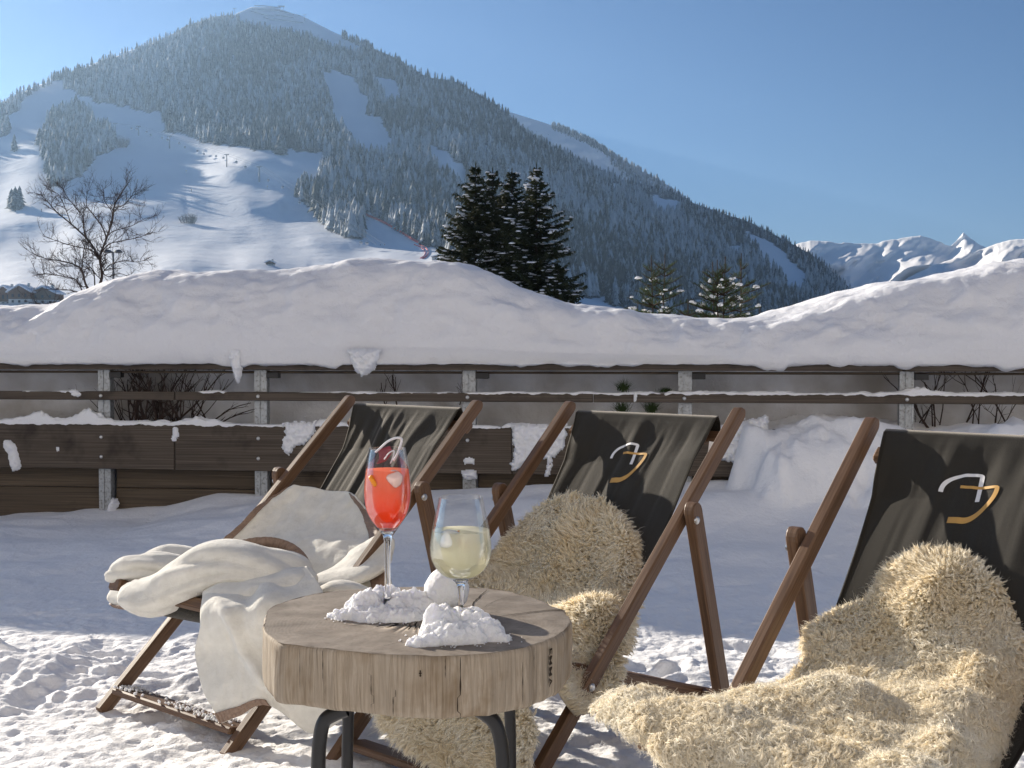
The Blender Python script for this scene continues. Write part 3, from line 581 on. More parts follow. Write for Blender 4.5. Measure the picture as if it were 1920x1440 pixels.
def snow_patch(poly, out, thick, label, name='snow_patch', rag=3.0, R0=9., step=1.6, base_z=None, sc_=5.):
    poly = [tuple(p) for p in poly]; xs_ = np.arange(min(p[0] for p in poly) - 6, max(p[0] for p in poly) + 6, step); ys_ = np.arange(min(p[1] for p in poly) - 6, max(p[1] for p in poly) + 6, step)
    X, Y = np.meshgrid(xs_, ys_); jx = X + rag * fbm(X / sc_, Y / sc_, 3, 3); jy = Y + rag * fbm(X / sc_, Y / sc_, 13, 3); ins = inpoly(jx, jy, poly); d = dpoly(jx, jy, poly) * ins
    h = thick * np.sqrt(1 - (1 - np.clip(d / R0, 0, 1)) ** 2) * (1 + .35 * fbm(X / 6, Y / 6, 5, 3)); x = fpx(X); yw = fy(x)
    Gp = P(X, Y, yw); Gp = Gp + FN * (out + np.where(ins, h, -.003))[..., None]; nr, nc = X.shape
    m = ins[:-1, :-1] | ins[1:, :-1] | ins[:-1, 1:] | ins[1:, 1:]; Fa = grid_faces(nr, nc)[m.ravel()]
    u, inv = np.unique(Fa, return_inverse=True); Vv_ = Gp.reshape(-1, 3)[u]; c = Vv_.mean(0)
    return tag(mk(name, Vv_, inv.reshape(-1, 4), M['snow_small'], smooth=True, origin=c), label, 'snow')
snow_patch([(532, 792), (592, 792), (590, 808), (570, 832), (553, 838), (545, 852), (532, 850), (530, 830), (536, 815)], .002, .022, 'ragged snow patch plastered on the board beside the left deck chair')
snow_patch([(960, 796), (1062, 796), (1060, 838), (1036, 858), (1030, 892), (1022, 892), (1026, 862), (1000, 858), (985, 866), (975, 876), (962, 882), (958, 872), (964, 850), (962, 820)], .0, .03, 'large ragged snow sheet hanging on the board behind the middle deck chair')
snow_patch([(1340, 800), (1440, 780), (1440, 905), (1412, 900), (1404, 880), (1390, 868), (1372, 866), (1350, 862), (1335, 850)], .0, .05, 'snow sheet breaking off the board right of the middle deck chair', R0=14)
snow_patch([(8, 827), (20, 826), (30, 838), (34, 850), (38, 872), (36, 880), (24, 884), (18, 872), (16, 852), (6, 838)], .002, .022, 'small curved snow blob stuck on the far left board', rag=1.2)
snow_patch([(326, 800), (332, 800), (336, 814), (330, 828), (323, 826), (324, 812)], .002, .014, 'thin snow streak stuck at the board joint', rag=1.5)
snow_patch([(106, 838), (110, 838), (110, 846), (106, 846)], .002, .01, 'tiny white snow fleck on the left board', rag=.5, step=1)
snow_patch([(866, 884), (880, 880), (892, 884), (894, 896), (880, 900), (870, 896)], .004, .035, 'round snow lump on the third post foot behind the flute', rag=1.2)
snow_patch([(870, 862), (880, 858), (888, 862), (888, 870), (880, 868), (872, 870)], .004, .014, 'small snow fleck on the board above the third post foot', rag=1)
snow_patch([(436, 655), (459, 655), (459, 690), (455, 714), (451, 719), (446, 710), (441, 690), (434, 672)], .045, .035, 'pointed icicle of snow hanging over the top rail', rag=.8, name='hanging_snow')
snow_patch([(655, 655), (716, 655), (712, 680), (706, 692), (694, 700), (682, 704), (672, 696), (664, 682)], .045, .05, 'rounded snow tongue hanging over the top rail behind the left deck chair', rag=1.6, name='hanging_snow', R0=14)
snow_patch([(128, 733), (140, 730), (152, 738), (150, 743), (138, 742)], .002, .016, 'small snow clot on the middle rail left of the first post', rag=1)
snow_patch([(1188, 736), (1196, 736), (1193, 752), (1189, 754)], .002, .008, 'thin snow drip on the middle rail above the middle deck chair', rag=.5, step=1)
snow_patch([(203, 936), (214, 938), (216, 946), (208, 962), (200, 972), (196, 980), (196, 955)], -.05, .05, 'snow clump leaning at the foot of the left post', rag=1)
# ------------------------------------------------------------------ shrubs and sprigs behind the rails
def bare_shrub(px, label, stems, z0=.30, out=-.20, seed=1, hmax=.62, spread_=.25, thick=.006, lean=None):
    r = random.Random(seed); root = thing('bare_shrub', label, 'shrub', tuple(fp(px, z0, out))); m = MB()
    def grow(p, d, L, rad, lv):
        pts = [p]; n = 5; d = np.array(d, float)
        for i in range(n): d = d + np.array([r.gauss(0, .16), r.gauss(0, .06), r.gauss(0, .08)]); d /= np.linalg.norm(d); pts.append(pts[-1] + d * L / n)
        for q_ in pts:
            q_[1] = min(.075, max(-.11, q_[1]))
        m.add(*tube(pts, np.linspace(rad, rad * .45, n + 1), 5))
        if lv > 0:
            for k in range(r.randint(2, 4)):
                i = r.randint(1, n); dd_ = np.array([r.gauss(0, 1), r.gauss(0, .3), r.uniform(.1, 1)]) * .7 + d; grow(np.array(pts[i]), dd_ / np.linalg.norm(dd_), L * r.uniform(.3, .55), rad * .5, lv - 1)
    for k in range(stems):
        a = r.gauss(0, .28) + (lean or 0); grow(np.array([r.uniform(-spread_, spread_), r.uniform(-.05, .05), 0.]), (math.sin(a), 0, math.cos(a)), r.uniform(.6, 1) * hmax, thick * r.uniform(.6, 1.3), 2)
    m.build('branches', M['twig'], root); return root
bare_shrub(270, 'dense bare shrub seen through the fence rails by the first post', 26, z0=.42, seed=3, hmax=.50, spread_=.22, thick=.0075)
bare_shrub(200, 'thin twigs poking out behind the first fence post', 5, z0=.5, seed=4, hmax=.36, spread_=.10, thick=.004, lean=-.5)
bare_shrub(345, 'leaning twigs at the right side of the dense bare shrub', 6, z0=.5, seed=9, hmax=.4, spread_=.08, thick=.005, lean=.5)
bare_shrub(712, 'two lone twigs behind the rails over the left deck chair', 2, z0=.62, seed=6, hmax=.3, spread_=.10, thick=.005)
bare_shrub(860, 'single dark twig just left of the third fence post', 2, z0=.66, seed=12, hmax=.28, spread_=.05, thick=.005, lean=.2)
bare_shrub(1790, 'group of reddish stems behind the rails at far right', 9, z0=.48, seed=8, hmax=.5, spread_=.22, thick=.007)
bare_shrub(1885, 'slender stems behind the rails at the right picture edge', 3, z0=.48, seed=15, hmax=.5, spread_=.10, thick=.006)
def sprig(px, z, s, label, seed):
    r = random.Random(seed); root = thing('fir_sprig', label, 'fir sprig', tuple(fp(px, z, -.14))); m = MB()
    for k in range(150):
        a = r.gauss(0, .9); b = r.uniform(-.5, .5); d = np.array([math.sin(a), b, abs(math.cos(a)) + .1]); d /= np.linalg.norm(d); p = np.array([r.gauss(0, .015), r.gauss(0, .01), r.uniform(0, .3) * s]); w = np.array([.0016, 0, 0])
        e = p + d * s * r.uniform(.5, 1); m.add([p - w, p + w, e], [[0, 1, 2]])
    m.build('needles', M['fir_needles'], root)
sprig(1168, .745, .085, 'green fir sprig sticking up between the rails, the larger one', 1); sprig(1248, .745, .035, 'small green fir sprig between the rails near the fourth post', 2)
sprig(1165, .62, .10, 'fir tuft just above the left part of the middle chair canvas', 3); sprig(1222, .62, .10, 'fir tuft just above the right part of the middle chair canvas', 4)

# ------------------------------------------------------------------ DECK CHAIRS  (local: x across 0..W, y back, z up)
W_, T_, Z_ = .60, .919, .835
def rail_pt(s, u): return np.array([s, T_ * u, Z_ * u])
RN = np.array([0, -Z_, T_]) / math.hypot(T_, Z_)       # rail normal (front/up)
FAB = np.array([(.889, .810), (.842, .742), (.791, .670), (.674, .514), (.553, .368), (.42, .292), (.28, .268), (.15, .292), (.062, .330)])
def fab_pt(s, l):
    """point on the sling: s across, l 0 top .. 1 front"""
    c = crom(FAB, 161); i = np.clip(np.asarray(l) * 160, 0, 159.999); k = i.astype(int); f = i - k
    y = c[k, 0] * (1 - f) + c[k + 1, 0] * f; z = c[k, 1] * (1 - f) + c[k + 1, 1] * f; return np.stack(np.broadcast_arrays(s, y, z), -1)
def wr(s, l, seed):
    a = np.clip(1.2 - l * 1.6, 0, 1); env = np.clip(l * 9, 0, 1)
    u = s * (1 - .25 * l) + l * .18
    sag = -np.sin(np.clip((s - .048) / .49, 0, 1) ** .52 * math.pi) * SAG[seed] * np.clip((l - .035) * 5.5, 0, 1) * np.clip(1.5 - l * 1.2, .3, 1)
    sag = sag - TILT * (1 - 2 * np.clip((s - .048) / .49, 0, 1)) * np.clip(l / .22, 0, 1) * np.clip(1.6 - l * 1.4, .2, 1)
    return sag + env * a * (.010 * fbm(u * 17 + seed, l * 1.7, seed, 2) + .003 * fbm(u * 40, l * 3, seed, 2)) * WR[seed]
WR = {0: 1.05, 1: .8, 2: .8}; SAG = {0: .012, 1: .014, 2: .014}; TILT = .030
def fab_surf(s, l, seed, off=0.0):
    p = fab_pt(s, l); q = fab_pt(s, np.clip(np.asarray(l) + .01, 0, 1)); q0 = fab_pt(s, np.clip(np.asarray(l) - .01, 0, 1)); t = q - q0; n = np.stack([0 * t[..., 0], t[..., 2], -t[..., 1]], -1); n /= np.maximum(np.linalg.norm(n, axis=-1)[..., None], 1e-9)
    return p + n * (wr(s, l, seed) + off)[..., None]
def chair_frame():
    """one deck chair frame; returns its root"""
    root = thing('deck_chair', 'x', 'deck chair')
    wv = (.027, 0, 0); dv = RN * .037
    for s in (.015, W_ - .015):
        m = MB(); m.add(*beam(rail_pt(s, -.012), rail_pt(s, 1.0), wv, dv, .004, True)); m.build('side_rail', M['rail'], root)
        for k, u in enumerate((.42, .455, .49)):
            pass
    m = MB(); c = rail_pt(0, .944) - RN * .042; m.add(*beam(c + [.031, 0, 0], c + [W_ - .031, 0, 0], RN * .024, np.cross(RN, [1, 0, 0]) * .040, .006)); m.build('top_bar', M['rail'], root)
    m = MB(); c = np.array([0, .052, .040]); m.add(*beam(c + [.031, 0, 0], c + [W_ - .031, 0, 0], (0, .0035, .0177), (0, .0785, -.0155), .004)); m.build('foot_plank', M['rail'], root)
    a = np.array([0, .045, .330]); b = np.array([0, 1.02, .022]); ax = (b - a) / np.linalg.norm(b - a); nn = np.array([0, -ax[2], ax[1]])
    for s in (.052, W_ - .052):
        m = MB(); m.add(*beam(a + [s, 0, 0] - ax * .03, b + [s, 0, 0], (.026, 0, 0), nn * .048, .004)); m.build('seat_rail', M['rail'], root)
    m = MB(); m.add(*beam(a + [-.004, 0, .004], a + [W_ + .004, 0, .004], nn * .034, ax * .040, .008)); m.build('seat_bar', M['rail'], root)
    c = b - ax * .03; m = MB(); m.add(*beam(c + [.066, 0, 0], c + [W_ - .066, 0, 0], nn * .03, ax * .045, .004)); m.build('rear_bar', M['rail'], root)
    p0 = rail_pt(0, .705) + RN * .012; p1 = np.array([0, .785, .085]); ax = (p0 - p1) / np.linalg.norm(p0 - p1); nn = np.array([0, -ax[2], ax[1]])
    for s in (-.019, W_ + .019):
        m = MB(); m.add(*beam(p1 + [s, 0, 0], p0 + [s, 0, 0] + ax * .022, (.028, 0, 0), nn * .046, .004, True)); m.build('prop_leg', M['rail'], root)
    m = MB(); m.add(*beam(p1 + [-.004, 0, .012], p1 + [W_ + .004, 0, .012], nn * .03, ax * .04, .006)); m.build('prop_bar', M['rail'], root)
    for s, sg in ((-.034, -1), (W_ + .034, 1)):
        pr, pf = [(.0001, .005), (.006, .0045), (.0095, .002), (.010, -.002)], None
        V, Fc = lathe(pr, 12); V = np.array(V); V = np.stack([V[:, 2] * sg, V[:, 0], V[:, 1]], 1) + (rail_pt(s, .69) + [0, 0, 0]); MB().add(V, Fc).build('bolt', M['bolt'], root)
    for s, sg in ((-.0005, -1), (W_ + .0005, 1)):
        V, Fc = lathe([(.0001, .004), (.006, .0035), (.0095, .001), (.010, -.002)], 12); V = np.array(V); V = np.stack([V[:, 2] * sg, V[:, 0], V[:, 1]], 1) + rail_pt(s, .285); MB().add(V, Fc).build('bolt', M['bolt'], root)
    return root
def canvas(root, seed):
    ns, nl = 110, 240; S, L = np.meshgrid(np.linspace(.054, .528, ns), np.linspace(0, 1, nl)); Gf = fab_surf(S, L, seed)
    top = Gf[0]; r0 = top + np.array([0, .022, -.012]); r1 = r0 + np.array([0, .004, -.05]); r_ = top + np.array([0, .012, .006]); Gf = np.concatenate([r1[None], r0[None], r_[None], Gf, (Gf[-1] + [0, -.022, -.010])[None], (Gf[-1] + [0, -.012, -.045])[None]])
    uv = np.stack(np.meshgrid(np.linspace(0, .49, ns), np.linspace(0, 1.35, Gf.shape[0])), -1).reshape(-1, 2)
    f = mk('canvas_seat', Gf.reshape(-1, 3), grid_faces(*Gf.shape[:2]), M['fabric'], root, smooth=True, uv=uv)
    md = f.modifiers.new('thickness', 'SOLIDIFY'); md.thickness = .0016; md.offset = 0
    for s in (.0565, .5255):
        l = np.linspace(0, 1, 120); p = fab_surf(np.full(120, s), l, seed, .0012); q = fab_surf(np.full(120, s + (.006 if s < .3 else -.006)), l, seed, .0012); mk('hem', np.stack([p, q], 1).reshape(-1, 3), grid_faces(120, 2), M['hem'], f, smooth=True)
    return f
M['hem'] = plain('canvas_hem', (.03, .027, .022), .9, .1)
def logo_curve(kind):
    k = .5522847
    if kind == 'white': P0 = [(-1.0, -.02)]; arc = [(-1 + 1.02 * (1 - math.cos(t)), -.02 + 1.0 * math.sin(t)) for t in np.linspace(0, math.pi / 2, 22)][:-1]; return arc + [(.02, .98), (.20, .985), (.27, .975), (.30, .94), (.305, .90), (.31, .3), (.31, -.36)]
    return [(-.36, .30), (.2, .30), (.84, .30), (.90, .295), (.93, .27), (.935, .22)] + [(.935 - 1.0 * (1 - math.cos(t)), .20 - 1.18 * math.sin(t)) for t in np.linspace(.05, math.pi / 2, 22)] + [(-.50, -.98)]
def logo(fab, seed, s0, l0, ss, sl, shear, rot):
    lg = bpy.data.objects.new('logo', None)
    for kind, mt, off in (('white', 'logo_white', .0022), ('gold', 'logo_gold', .0029)):
        c = np.array(logo_curve(kind)); d = np.linalg.norm(np.diff(c, axis=0), axis=1); L = np.concatenate([[0], np.cumsum(d)]); t = np.linspace(0, L[-1], 90); c = np.stack([np.interp(t, L, c[:, 0]), np.interp(t, L, c[:, 1])], 1)
        T = np.gradient(c, axis=0); T /= np.linalg.norm(T, axis=1)[:, None]; N = np.stack([-T[:, 1], T[:, 0]], 1); w = .078
        G = np.stack([c + N * w * a for a in (-1, -.33, .33, 1)], 1); cr, sr = math.cos(rot), math.sin(rot); x = G[..., 0] * cr - G[..., 1] * sr; y = G[..., 0] * sr + G[..., 1] * cr
        mk('emblem_stroke', fab_surf(s0 + ss * (x + shear * y), l0 - sl * y, seed, off).reshape(-1, 3), grid_faces(90, 4), M[mt], fab, smooth=True)
c0 = chair_frame()
def chair(loc, a, label, proto=c0, first=False):
    if first: r = proto
    else:
        r = proto.copy(); COL.objects.link(r)
        for ch in proto.children:
            d = ch.copy(); COL.objects.link(d); d.parent = r
    r.location = (loc[0], loc[1], 0); r.rotation_euler = (0, 0, -a); r['label'] = label; r['group'] = 'wooden deck chairs in the snow'; return r
CH = [((-1.141, 3.288), .706), ((-.444, 2.845), .725), ((.175, 2.025), .753)]
k2 = chair(*CH[1], 'middle wooden deck chair with a sheepskin, black canvas with emblem and both rails visible')
k3 = chair(*CH[2], 'right wooden deck chair cut by the picture edge, under the big curly sheepskin')
k1 = chair(*CH[0], 'left wooden deck chair with rumpled black canvas and a cream blanket over it', first=True)
f1, f2, f3 = canvas(k1, 0), canvas(k2, 1), canvas(k3, 2)
def toW(ci, p):
    (x, y), a = CH[ci]; p = np.asarray(p, float); d = np.array([math.sin(a), math.cos(a)]); w = np.array([math.cos(a), -math.sin(a)])
    return np.stack([x + p[..., 0] * w[0] + p[..., 1] * d[0], y + p[..., 0] * w[1] + p[..., 1] * d[1], p[..., 2]], -1)
def toL(ci, q):
    (x, y), a = CH[ci]; q = np.asarray(q, float); d = np.array([math.sin(a), math.cos(a)]); w = np.array([math.cos(a), -math.sin(a)]); r = q[..., :2] - np.array([x, y])
    return np.stack([r @ w, r @ d, q[..., 2]], -1)
logo(f3, 2, .272, .199, .062, .069, .0, 0.0)
logo(f2, 1, .293, .209, .062, .069, .0, 0.0)
# care tag on the middle chair
m = MB(); p = fab_surf(np.array(.54), np.array(.115), 1); m.add([p + np.array(v) for v in ((0, 0, 0), (.030, .004, -.004), (.036, -.012, -.055), (.004, -.018, -.05))], [[0, 1, 2, 3]]); m.build('care_tag', M['tag'], f2)
# crumbs of snow on the foot plank of the left chair
def crumbs(name, pts, rad, mat, label, seed=0):
    r = random.Random(seed); m = MB(); c = np.mean(pts, axis=0)
    ico = [(0, 0, 1), (.894, 0, .447), (.276, .851, .447), (-.724, .526, .447), (-.724, -.526, .447), (.276, -.851, .447), (.724, .526, -.447), (-.276, .851, -.447), (-.894, 0, -.447), (-.276, -.851, -.447), (.724, -.526, -.447), (0, 0, -1)]
    fi = [(0, 1, 2), (0, 2, 3), (0, 3, 4), (0, 4, 5), (0, 5, 1), (1, 6, 2), (2, 7, 3), (3, 8, 4), (4, 9, 5), (5, 10, 1), (6, 7, 2), (7, 8, 3), (8, 9, 4), (9, 10, 5), (10, 6, 1), (11, 7, 6), (11, 8, 7), (11, 9, 8), (11, 10, 9), (11, 6, 10)]
    for p in pts:
        q = rad * r.uniform(.4, 1.3); m.add([np.array(p) + np.array(v) * q * r.uniform(.7, 1.2) for v in ico], fi)
    return tag(m.build(name, mat, smooth=True, origin=tuple(c)), label, 'snow')
pc = []
for i in range(260):
    g_ = R.choice([(.07, .04, 60), (.33, .05, 40), (.46, .03, 18)]); s_ = min(.56, max(.035, R.gauss(g_[0], g_[1]))); v_ = R.uniform(-.036, .036); pc.append(toW(0, np.array([s_, .052 + v_, .053 - v_ * .2])))
crumbs('snow_crumbs', pc, .0042, M['snow_small'], 'crumbs of snow lying on the foot plank of the left deck chair', 3)

# ------------------------------------------------------------------ STUMP TABLE
TZ = .546; TH = .092
top_px = [(493, 1163), (499, 1146), (520, 1133), (555, 1121), (605, 1111), (680, 1104), (770, 1100), (880, 1101), (950, 1108), (1008, 1124), (1052, 1142), (1060, 1146), (1067, 1157), (1067, 1172), (1050, 1188), (1018, 1204), (975, 1217), (920, 1225), (850, 1230), (760, 1229), (690, 1225), (610, 1216), (545, 1209), (515, 1202), (497, 1184)]
tp = np.array([Pz(x, y, TZ) for x, y in top_px]); tc_ = np.array([tp[:, 0].mean(), (tp[:, 1].min() + tp[:, 1].max()) / 2, TZ])
loop = crom(np.concatenate([tp, tp[:1]]), 361)[:-1]; N_ = len(loop); ang = np.linspace(0, 2 * math.pi, N_, endpoint=False)
rn = .0022 * fbm(np.cos(ang) * 9, np.sin(ang) * 9, 0, 4); dirs = (loop - tc_); dirs[:, 2] = 0; dirs /= np.linalg.norm(dirs, axis=1)[:, None]; loop = loop + dirs * rn[:, None]
table = thing('stump_table', 'round grey tree slice table on bent black steel legs in the foreground', 'table', (tc_[0], tc_[1], 0)); TO = np.array([tc_[0], tc_[1], 0])
def tpart(name, V, Fc, mat, **k): return mk(name, np.asarray(V) - TO, Fc, mat, table, **k)
rings_ = []; 
for f in (0, .25, .5, .75, .9, .975, .993): rings_.append(tc_ + (loop - tc_) * f)
rings_[-1] = rings_[-1] + [0, 0, -.0002]
V = np.concatenate(rings_); V[:, 2] += .0007 * fbm(V[:, 0] * 30, V[:, 1] * 30, 0, 3)
Vt = V; Ft = grid_faces(7, N_, closed=True)[N_:]
Ft = Ft[:, ::-1] if False else Ft
top = tpart('table_top', Vt, (Ft, np.array([[int(i), int((i + 1) % N_), int(N_ * 1)] for i in []], int).reshape(-1, 3)), M['stump_top'], smooth=True)
cen = tpart('table_top_core', np.concatenate([(tc_ + (loop - tc_) * .2501)[:, :], tc_[None]]), np.array([[i, (i + 1) % N_, N_] for i in range(N_)]), M['stump_top'], smooth=True)
# join the core into the top
import bmesh
bm = bmesh.new(); bm.from_mesh(top.data); bm.from_mesh(cen.data); bmesh.ops.remove_doubles(bm, verts=bm.verts, dist=.0012); bm.to_mesh(top.data); bm.free(); bpy.data.objects.remove(cen)
# side bark-less wood with flutes
side = []; zs = np.concatenate([[0, -.0015, -.004, -.008], np.linspace(-.012, -TH + .012, 26), [-TH + .008, -TH + .003, -TH]])
arc = np.concatenate([[0], np.cumsum(np.linalg.norm(np.diff(loop, axis=0), axis=1))])
flute_ = .0016 * fbm(arc * 60, 0, 3, 3) + .003 * fbm(arc * 12, 0, 8, 2)
for z in zs:
    e = 0
    if z > -.004: e = -.0025 * (1 + z / .004)
    if z < -TH + .01: e = -.004 * ((-TH + .01 - z) / .01) ** 2
    side.append(np.stack([loop[:, 0], loop[:, 1], np.full(N_, TZ + z)], 1) + dirs * (e + flute_ * min(1, -z / .01) + .002 * fbm(arc * 25, z * 12, 5, 2) - .06 * max(0, -z - .03) * .3)[:, None])
side.append(tc_ + (side[-1] - tc_) * [.9, .9, 1]); side.append(np.tile(tc_ - [0, 0, TH], (N_, 1)))
uvs = np.stack([np.tile(arc, len(side)), np.repeat(np.concatenate([zs, [-TH - .02, -TH - .1]]), N_)], 1)
tpart('side_wood', np.concatenate(side), grid_faces(len(side), N_, closed=True)[:, ::-1], M['stump_side'], smooth=True, uv=uvs)
def crack(pts, w, name='crack'):
    P3 = np.array([Pz(x, y, TZ + .0012) for x, y in pts]); P3 = crom(P3, 40); P3[:, :2] += .0012 * np.stack([fbm(np.arange(40) * .5, 1, 1, 2), fbm(np.arange(40) * .5, 5, 1, 2)], 1)
    T = np.gradient(P3, axis=0); N = np.stack([-T[:, 1], T[:, 0], 0 * T[:, 0]], 1); N /= np.linalg.norm(N, axis=1)[:, None]; ww = (np.interp(np.linspace(0, 1, 40), np.linspace(0, 1, len(w)), w))[:, None]
    G = np.stack([P3 - N * ww, P3 + N * ww], 1); tpart(name, G.reshape(-1, 3), grid_faces(40, 2), M['crack'])
crack([(930, 1157), (960, 1152), (1000, 1147), (1030, 1144), (1054, 1143)], [.0004, .001, .0016, .002, .0028]); crack([(912, 1106), (900, 1118), (889, 1128), (887, 1139), (900, 1148), (918, 1157)], [.0006, .0014, .0010, .0016, .0004])
crack([(905, 1140), (925, 1128), (950, 1120), (975, 1117)], [.0002, .0004, .0003, .0001]); crack([(700, 1215), (735, 1207), (765, 1198)], [.0001, .0004, .0002])
def sidecrack(i, z0, z1, w, bend):
    k = np.linspace(0, 1, 24); m_ = []
    for u in k:
        j = int(i + bend * math.sin(u * 3) * 1.5 + bend * u * 3) % N_; p = np.array([loop[j, 0], loop[j, 1], TZ + z0 + (z1 - z0) * u]) + dirs[j] * (.0022 + .003 * fbm(arc[j] * 12, 0, 8, 2)); t = np.array([-dirs[j][1], dirs[j][0], 0]); ww = w * (.35 + math.sin(u * math.pi) * .65) * (1 + .4 * math.sin(u * 17)); m_ += [p - t * ww, p + t * ww]
    tpart('crack', np.array(m_), grid_faces(24, 2), M['crack'])
def idx_at(px):
    q = [(abs((loop[j, 0]) - (px - 960) / F * loop[j, 1]), j) for j in range(N_) if loop[j, 1] < tc_[1]]; return min(q)[1]
for px, z0, z1, w, b in ((861, -.001, -TH, .0009, .3), (605, -.003, -.05, .0005, .2), (785, -.02, -.03, .0016, 0), (835, -.002, -.03, .0005, .1), (980, -.02, -.085, .0005, .2), (690, -.03, -.08, .0005, -.3), (1000, -.002, -.04, .0004, .1), (740, -.05, -.088, .0006, .5), (560, -.004, -.07, .0005, .1)): sidecrack(idx_at(px), z0, z1, w, b)
# the carved name running down the right side of the slice
fc = bpy.data.curves.new('lettering', 'FONT'); fc.body = 'EMMA'; fc.size = .0205; fc.offset = .0004; fc.space_character = 1.12; fc.extrude = 0; fo = bpy.data.objects.new('lettering', fc); COL.objects.link(fo); bpy.context.view_layer.update()
dg = bpy.context.evaluated_depsgraph_get(); me_ = bpy.data.meshes.new_from_object(fo.evaluated_get(dg)); bpy.data.objects.remove(fo)
bm = bmesh.new(); bm.from_mesh(me_); bmesh.ops.subdivide_edges(bm, edges=bm.edges, cuts=2); ji = idx_at(1027); 
base_z = TZ - .012
for v in bm.verts:
    u_, w2 = v.co.x, v.co.y * .72; u_ += .0006 * math.sin(w2 * 900); j = ji; tdir = np.array([-dirs[j][1], dirs[j][0], 0]); tdir *= np.sign(tdir[0])
    # the word reads downward: its baseline runs down the side
    q = loop[j] + tdir * (w2 - .004); jj = int(np.argmin(np.hypot(loop[:, 0] - q[0], loop[:, 1] - q[1]))); p = np.array([loop[jj, 0], loop[jj, 1], 0]); d_ = q - p; d_[2] = 0; tj = np.array([-dirs[jj][1], dirs[jj][0], 0]); p = p + tj * (d_ @ tj) + dirs[jj] * .0045
    v.co = Vector((p[0], p[1], base_z - u_)) - Vector(TO)
bm.to_mesh(me_); bm.free(); me_.materials.append(M['crack']); eo = bpy.data.objects.new('lettering', me_); COL.objects.link(eo); eo.parent = table
def bar_path(pts, w, name='leg'):
    P3 = np.array(pts); P3 = crom(P3, 60); m = MB(); T = np.gradient(P3, axis=0); T /= np.linalg.norm(T, axis=1)[:, None]; V = []
    vd = np.array([P3[:, 0].mean(), P3[:, 1].mean() , 0]); 
    for i in range(60):
        a = np.cross(T[i], [0, 1, 0]); a /= max(np.linalg.norm(a), 1e-6); b = np.cross(T[i], a); c_ = w * .28
        V += [P3[i] + a * x + b * y for x, y in ((w / 2, w / 2 - c_), (w / 2 - c_, w / 2), (-w / 2 + c_, w / 2), (-w / 2, w / 2 - c_), (-w / 2, -w / 2 + c_), (-w / 2 + c_, -w / 2), (w / 2 - c_, -w / 2), (w / 2, -w / 2 + c_))]
    mk(name, np.array(V) - TO, (grid_faces(60, 8, closed=True),), M['black_steel'], table, smooth=False)
zb = TZ - TH - .004
def leg(pxs, Y): return [P(x, y, Y) for x, y in pxs]
bar_path(leg([(650, 1330), (628, 1338), (608, 1352), (600, 1385), (597, 1430), (594, 1560), (588, 1830)], 1.80), .021)
bar_path(leg([(654, 1320), (653, 1340), (652, 1380), (650, 1480), (646, 1600), (640, 1690)], 2.02), .019)
bar_path(leg([(896, 1330), (912, 1340), (928, 1356), (938, 1385), (943, 1430), (948, 1560), (956, 1830)], 1.80), .021)
bar_path(leg([(955, 1320), (956, 1340), (957, 1380), (958, 1480), (962, 1600), (968, 1690)], 2.02), .019)
# ------------------------------------------------------------------ snow on the table
def table_snow(name, lumps, label, seed, fine=.0019):
    cx = np.mean([l[0][0] for l in lumps]); cyy = np.mean([l[0][1] for l in lumps]); r = .15; xs_ = np.arange(-r, r, fine); X, Y = np.meshgrid(xs_, xs_); H = np.full(X.shape, -.01)
    for (c, rx, ry, h) in lumps:
        wx = X + cx - c[0] + .006 * fbm(X * 55, Y * 55, seed, 3); wy = Y + cyy - c[1] + .006 * fbm(X * 55, Y * 55, seed + 5, 3); d = np.sqrt((wx / rx) ** 2 + (wy / ry) ** 2)
        H = np.maximum(H, h * np.clip(1 - d ** 2, 0, 1) ** .42 * (1 + .20 * fbm(X * 60, Y * 60, seed + 2, 4, .6)) - .006 * (d > 1))
    H = np.where(H > 0, H + .0026 * fbm(X * 190, Y * 210, seed, 3), H)
    ins = H > .0006; Zt = TZ + np.where(ins, H, -.001); nr, nc = X.shape
    mm = (ins[:-1, :-1] | ins[1:, :-1] | ins[:-1, 1:] | ins[1:, 1:]); Fa = grid_faces(nr, nc)[mm.ravel()]; G = np.stack([X + cx, Y + cyy, Zt], -1).reshape(-1, 3)
    G[:, 0] += .002 * fbm(G[:, 0] * 120, G[:, 1] * 120, G[:, 2] * 200, 2); G[:, 1] += .002 * fbm(G[:, 0] * 120, G[:, 1] * 120, 50 + G[:, 2] * 200, 2)
    u, inv_ = np.unique(Fa, return_inverse=True); o = mk(name, G[u], inv_.reshape(-1, 4), M['snow_small'], smooth=True, origin=(cx, cyy, TZ)); return tag(o, label, 'snow')
A = lambda x, y: Pz(x, y, TZ)
table_snow('snow_heap', [(A(722, 1157), .072, .042, .020), (A(690, 1150), .042, .034, .036), (A(757, 1150), .040, .030, .036), (A(652, 1158), .030, .022, .014), (A(790, 1150), .030, .028, .030), (A(722, 1143), .04, .025, .036)], 'loose snow heap on the table round the foot of the flute', 1)
table_snow('snow_heap', [(A(860, 1198), .068, .038, .026), (A(830, 1188), .036, .030, .040), (A(890, 1183), .032, .026, .036), (A(795, 1208), .030, .018, .014), (A(915, 1196), .026, .022, .030), (A(940, 1202), .017, .013, .012), (A(865, 1178), .04, .02, .036)], 'loose snow heap on the table round the foot of the wine glass', 7)
crm = []
for i in range(90):
    a = R.uniform(0, 6.28); k = R.uniform(.95, 1.35); c = A(722, 1157) if i % 2 else A(862, 1197); crm.append((c[0] + .078 * k * math.cos(a), c[1] + .045 * k * math.sin(a), TZ + .001))
crumbs('snow_crumbs', crm, .0016, M['snow_small'], 'tiny snow crumbs scattered on the table top round the heaps', 5)
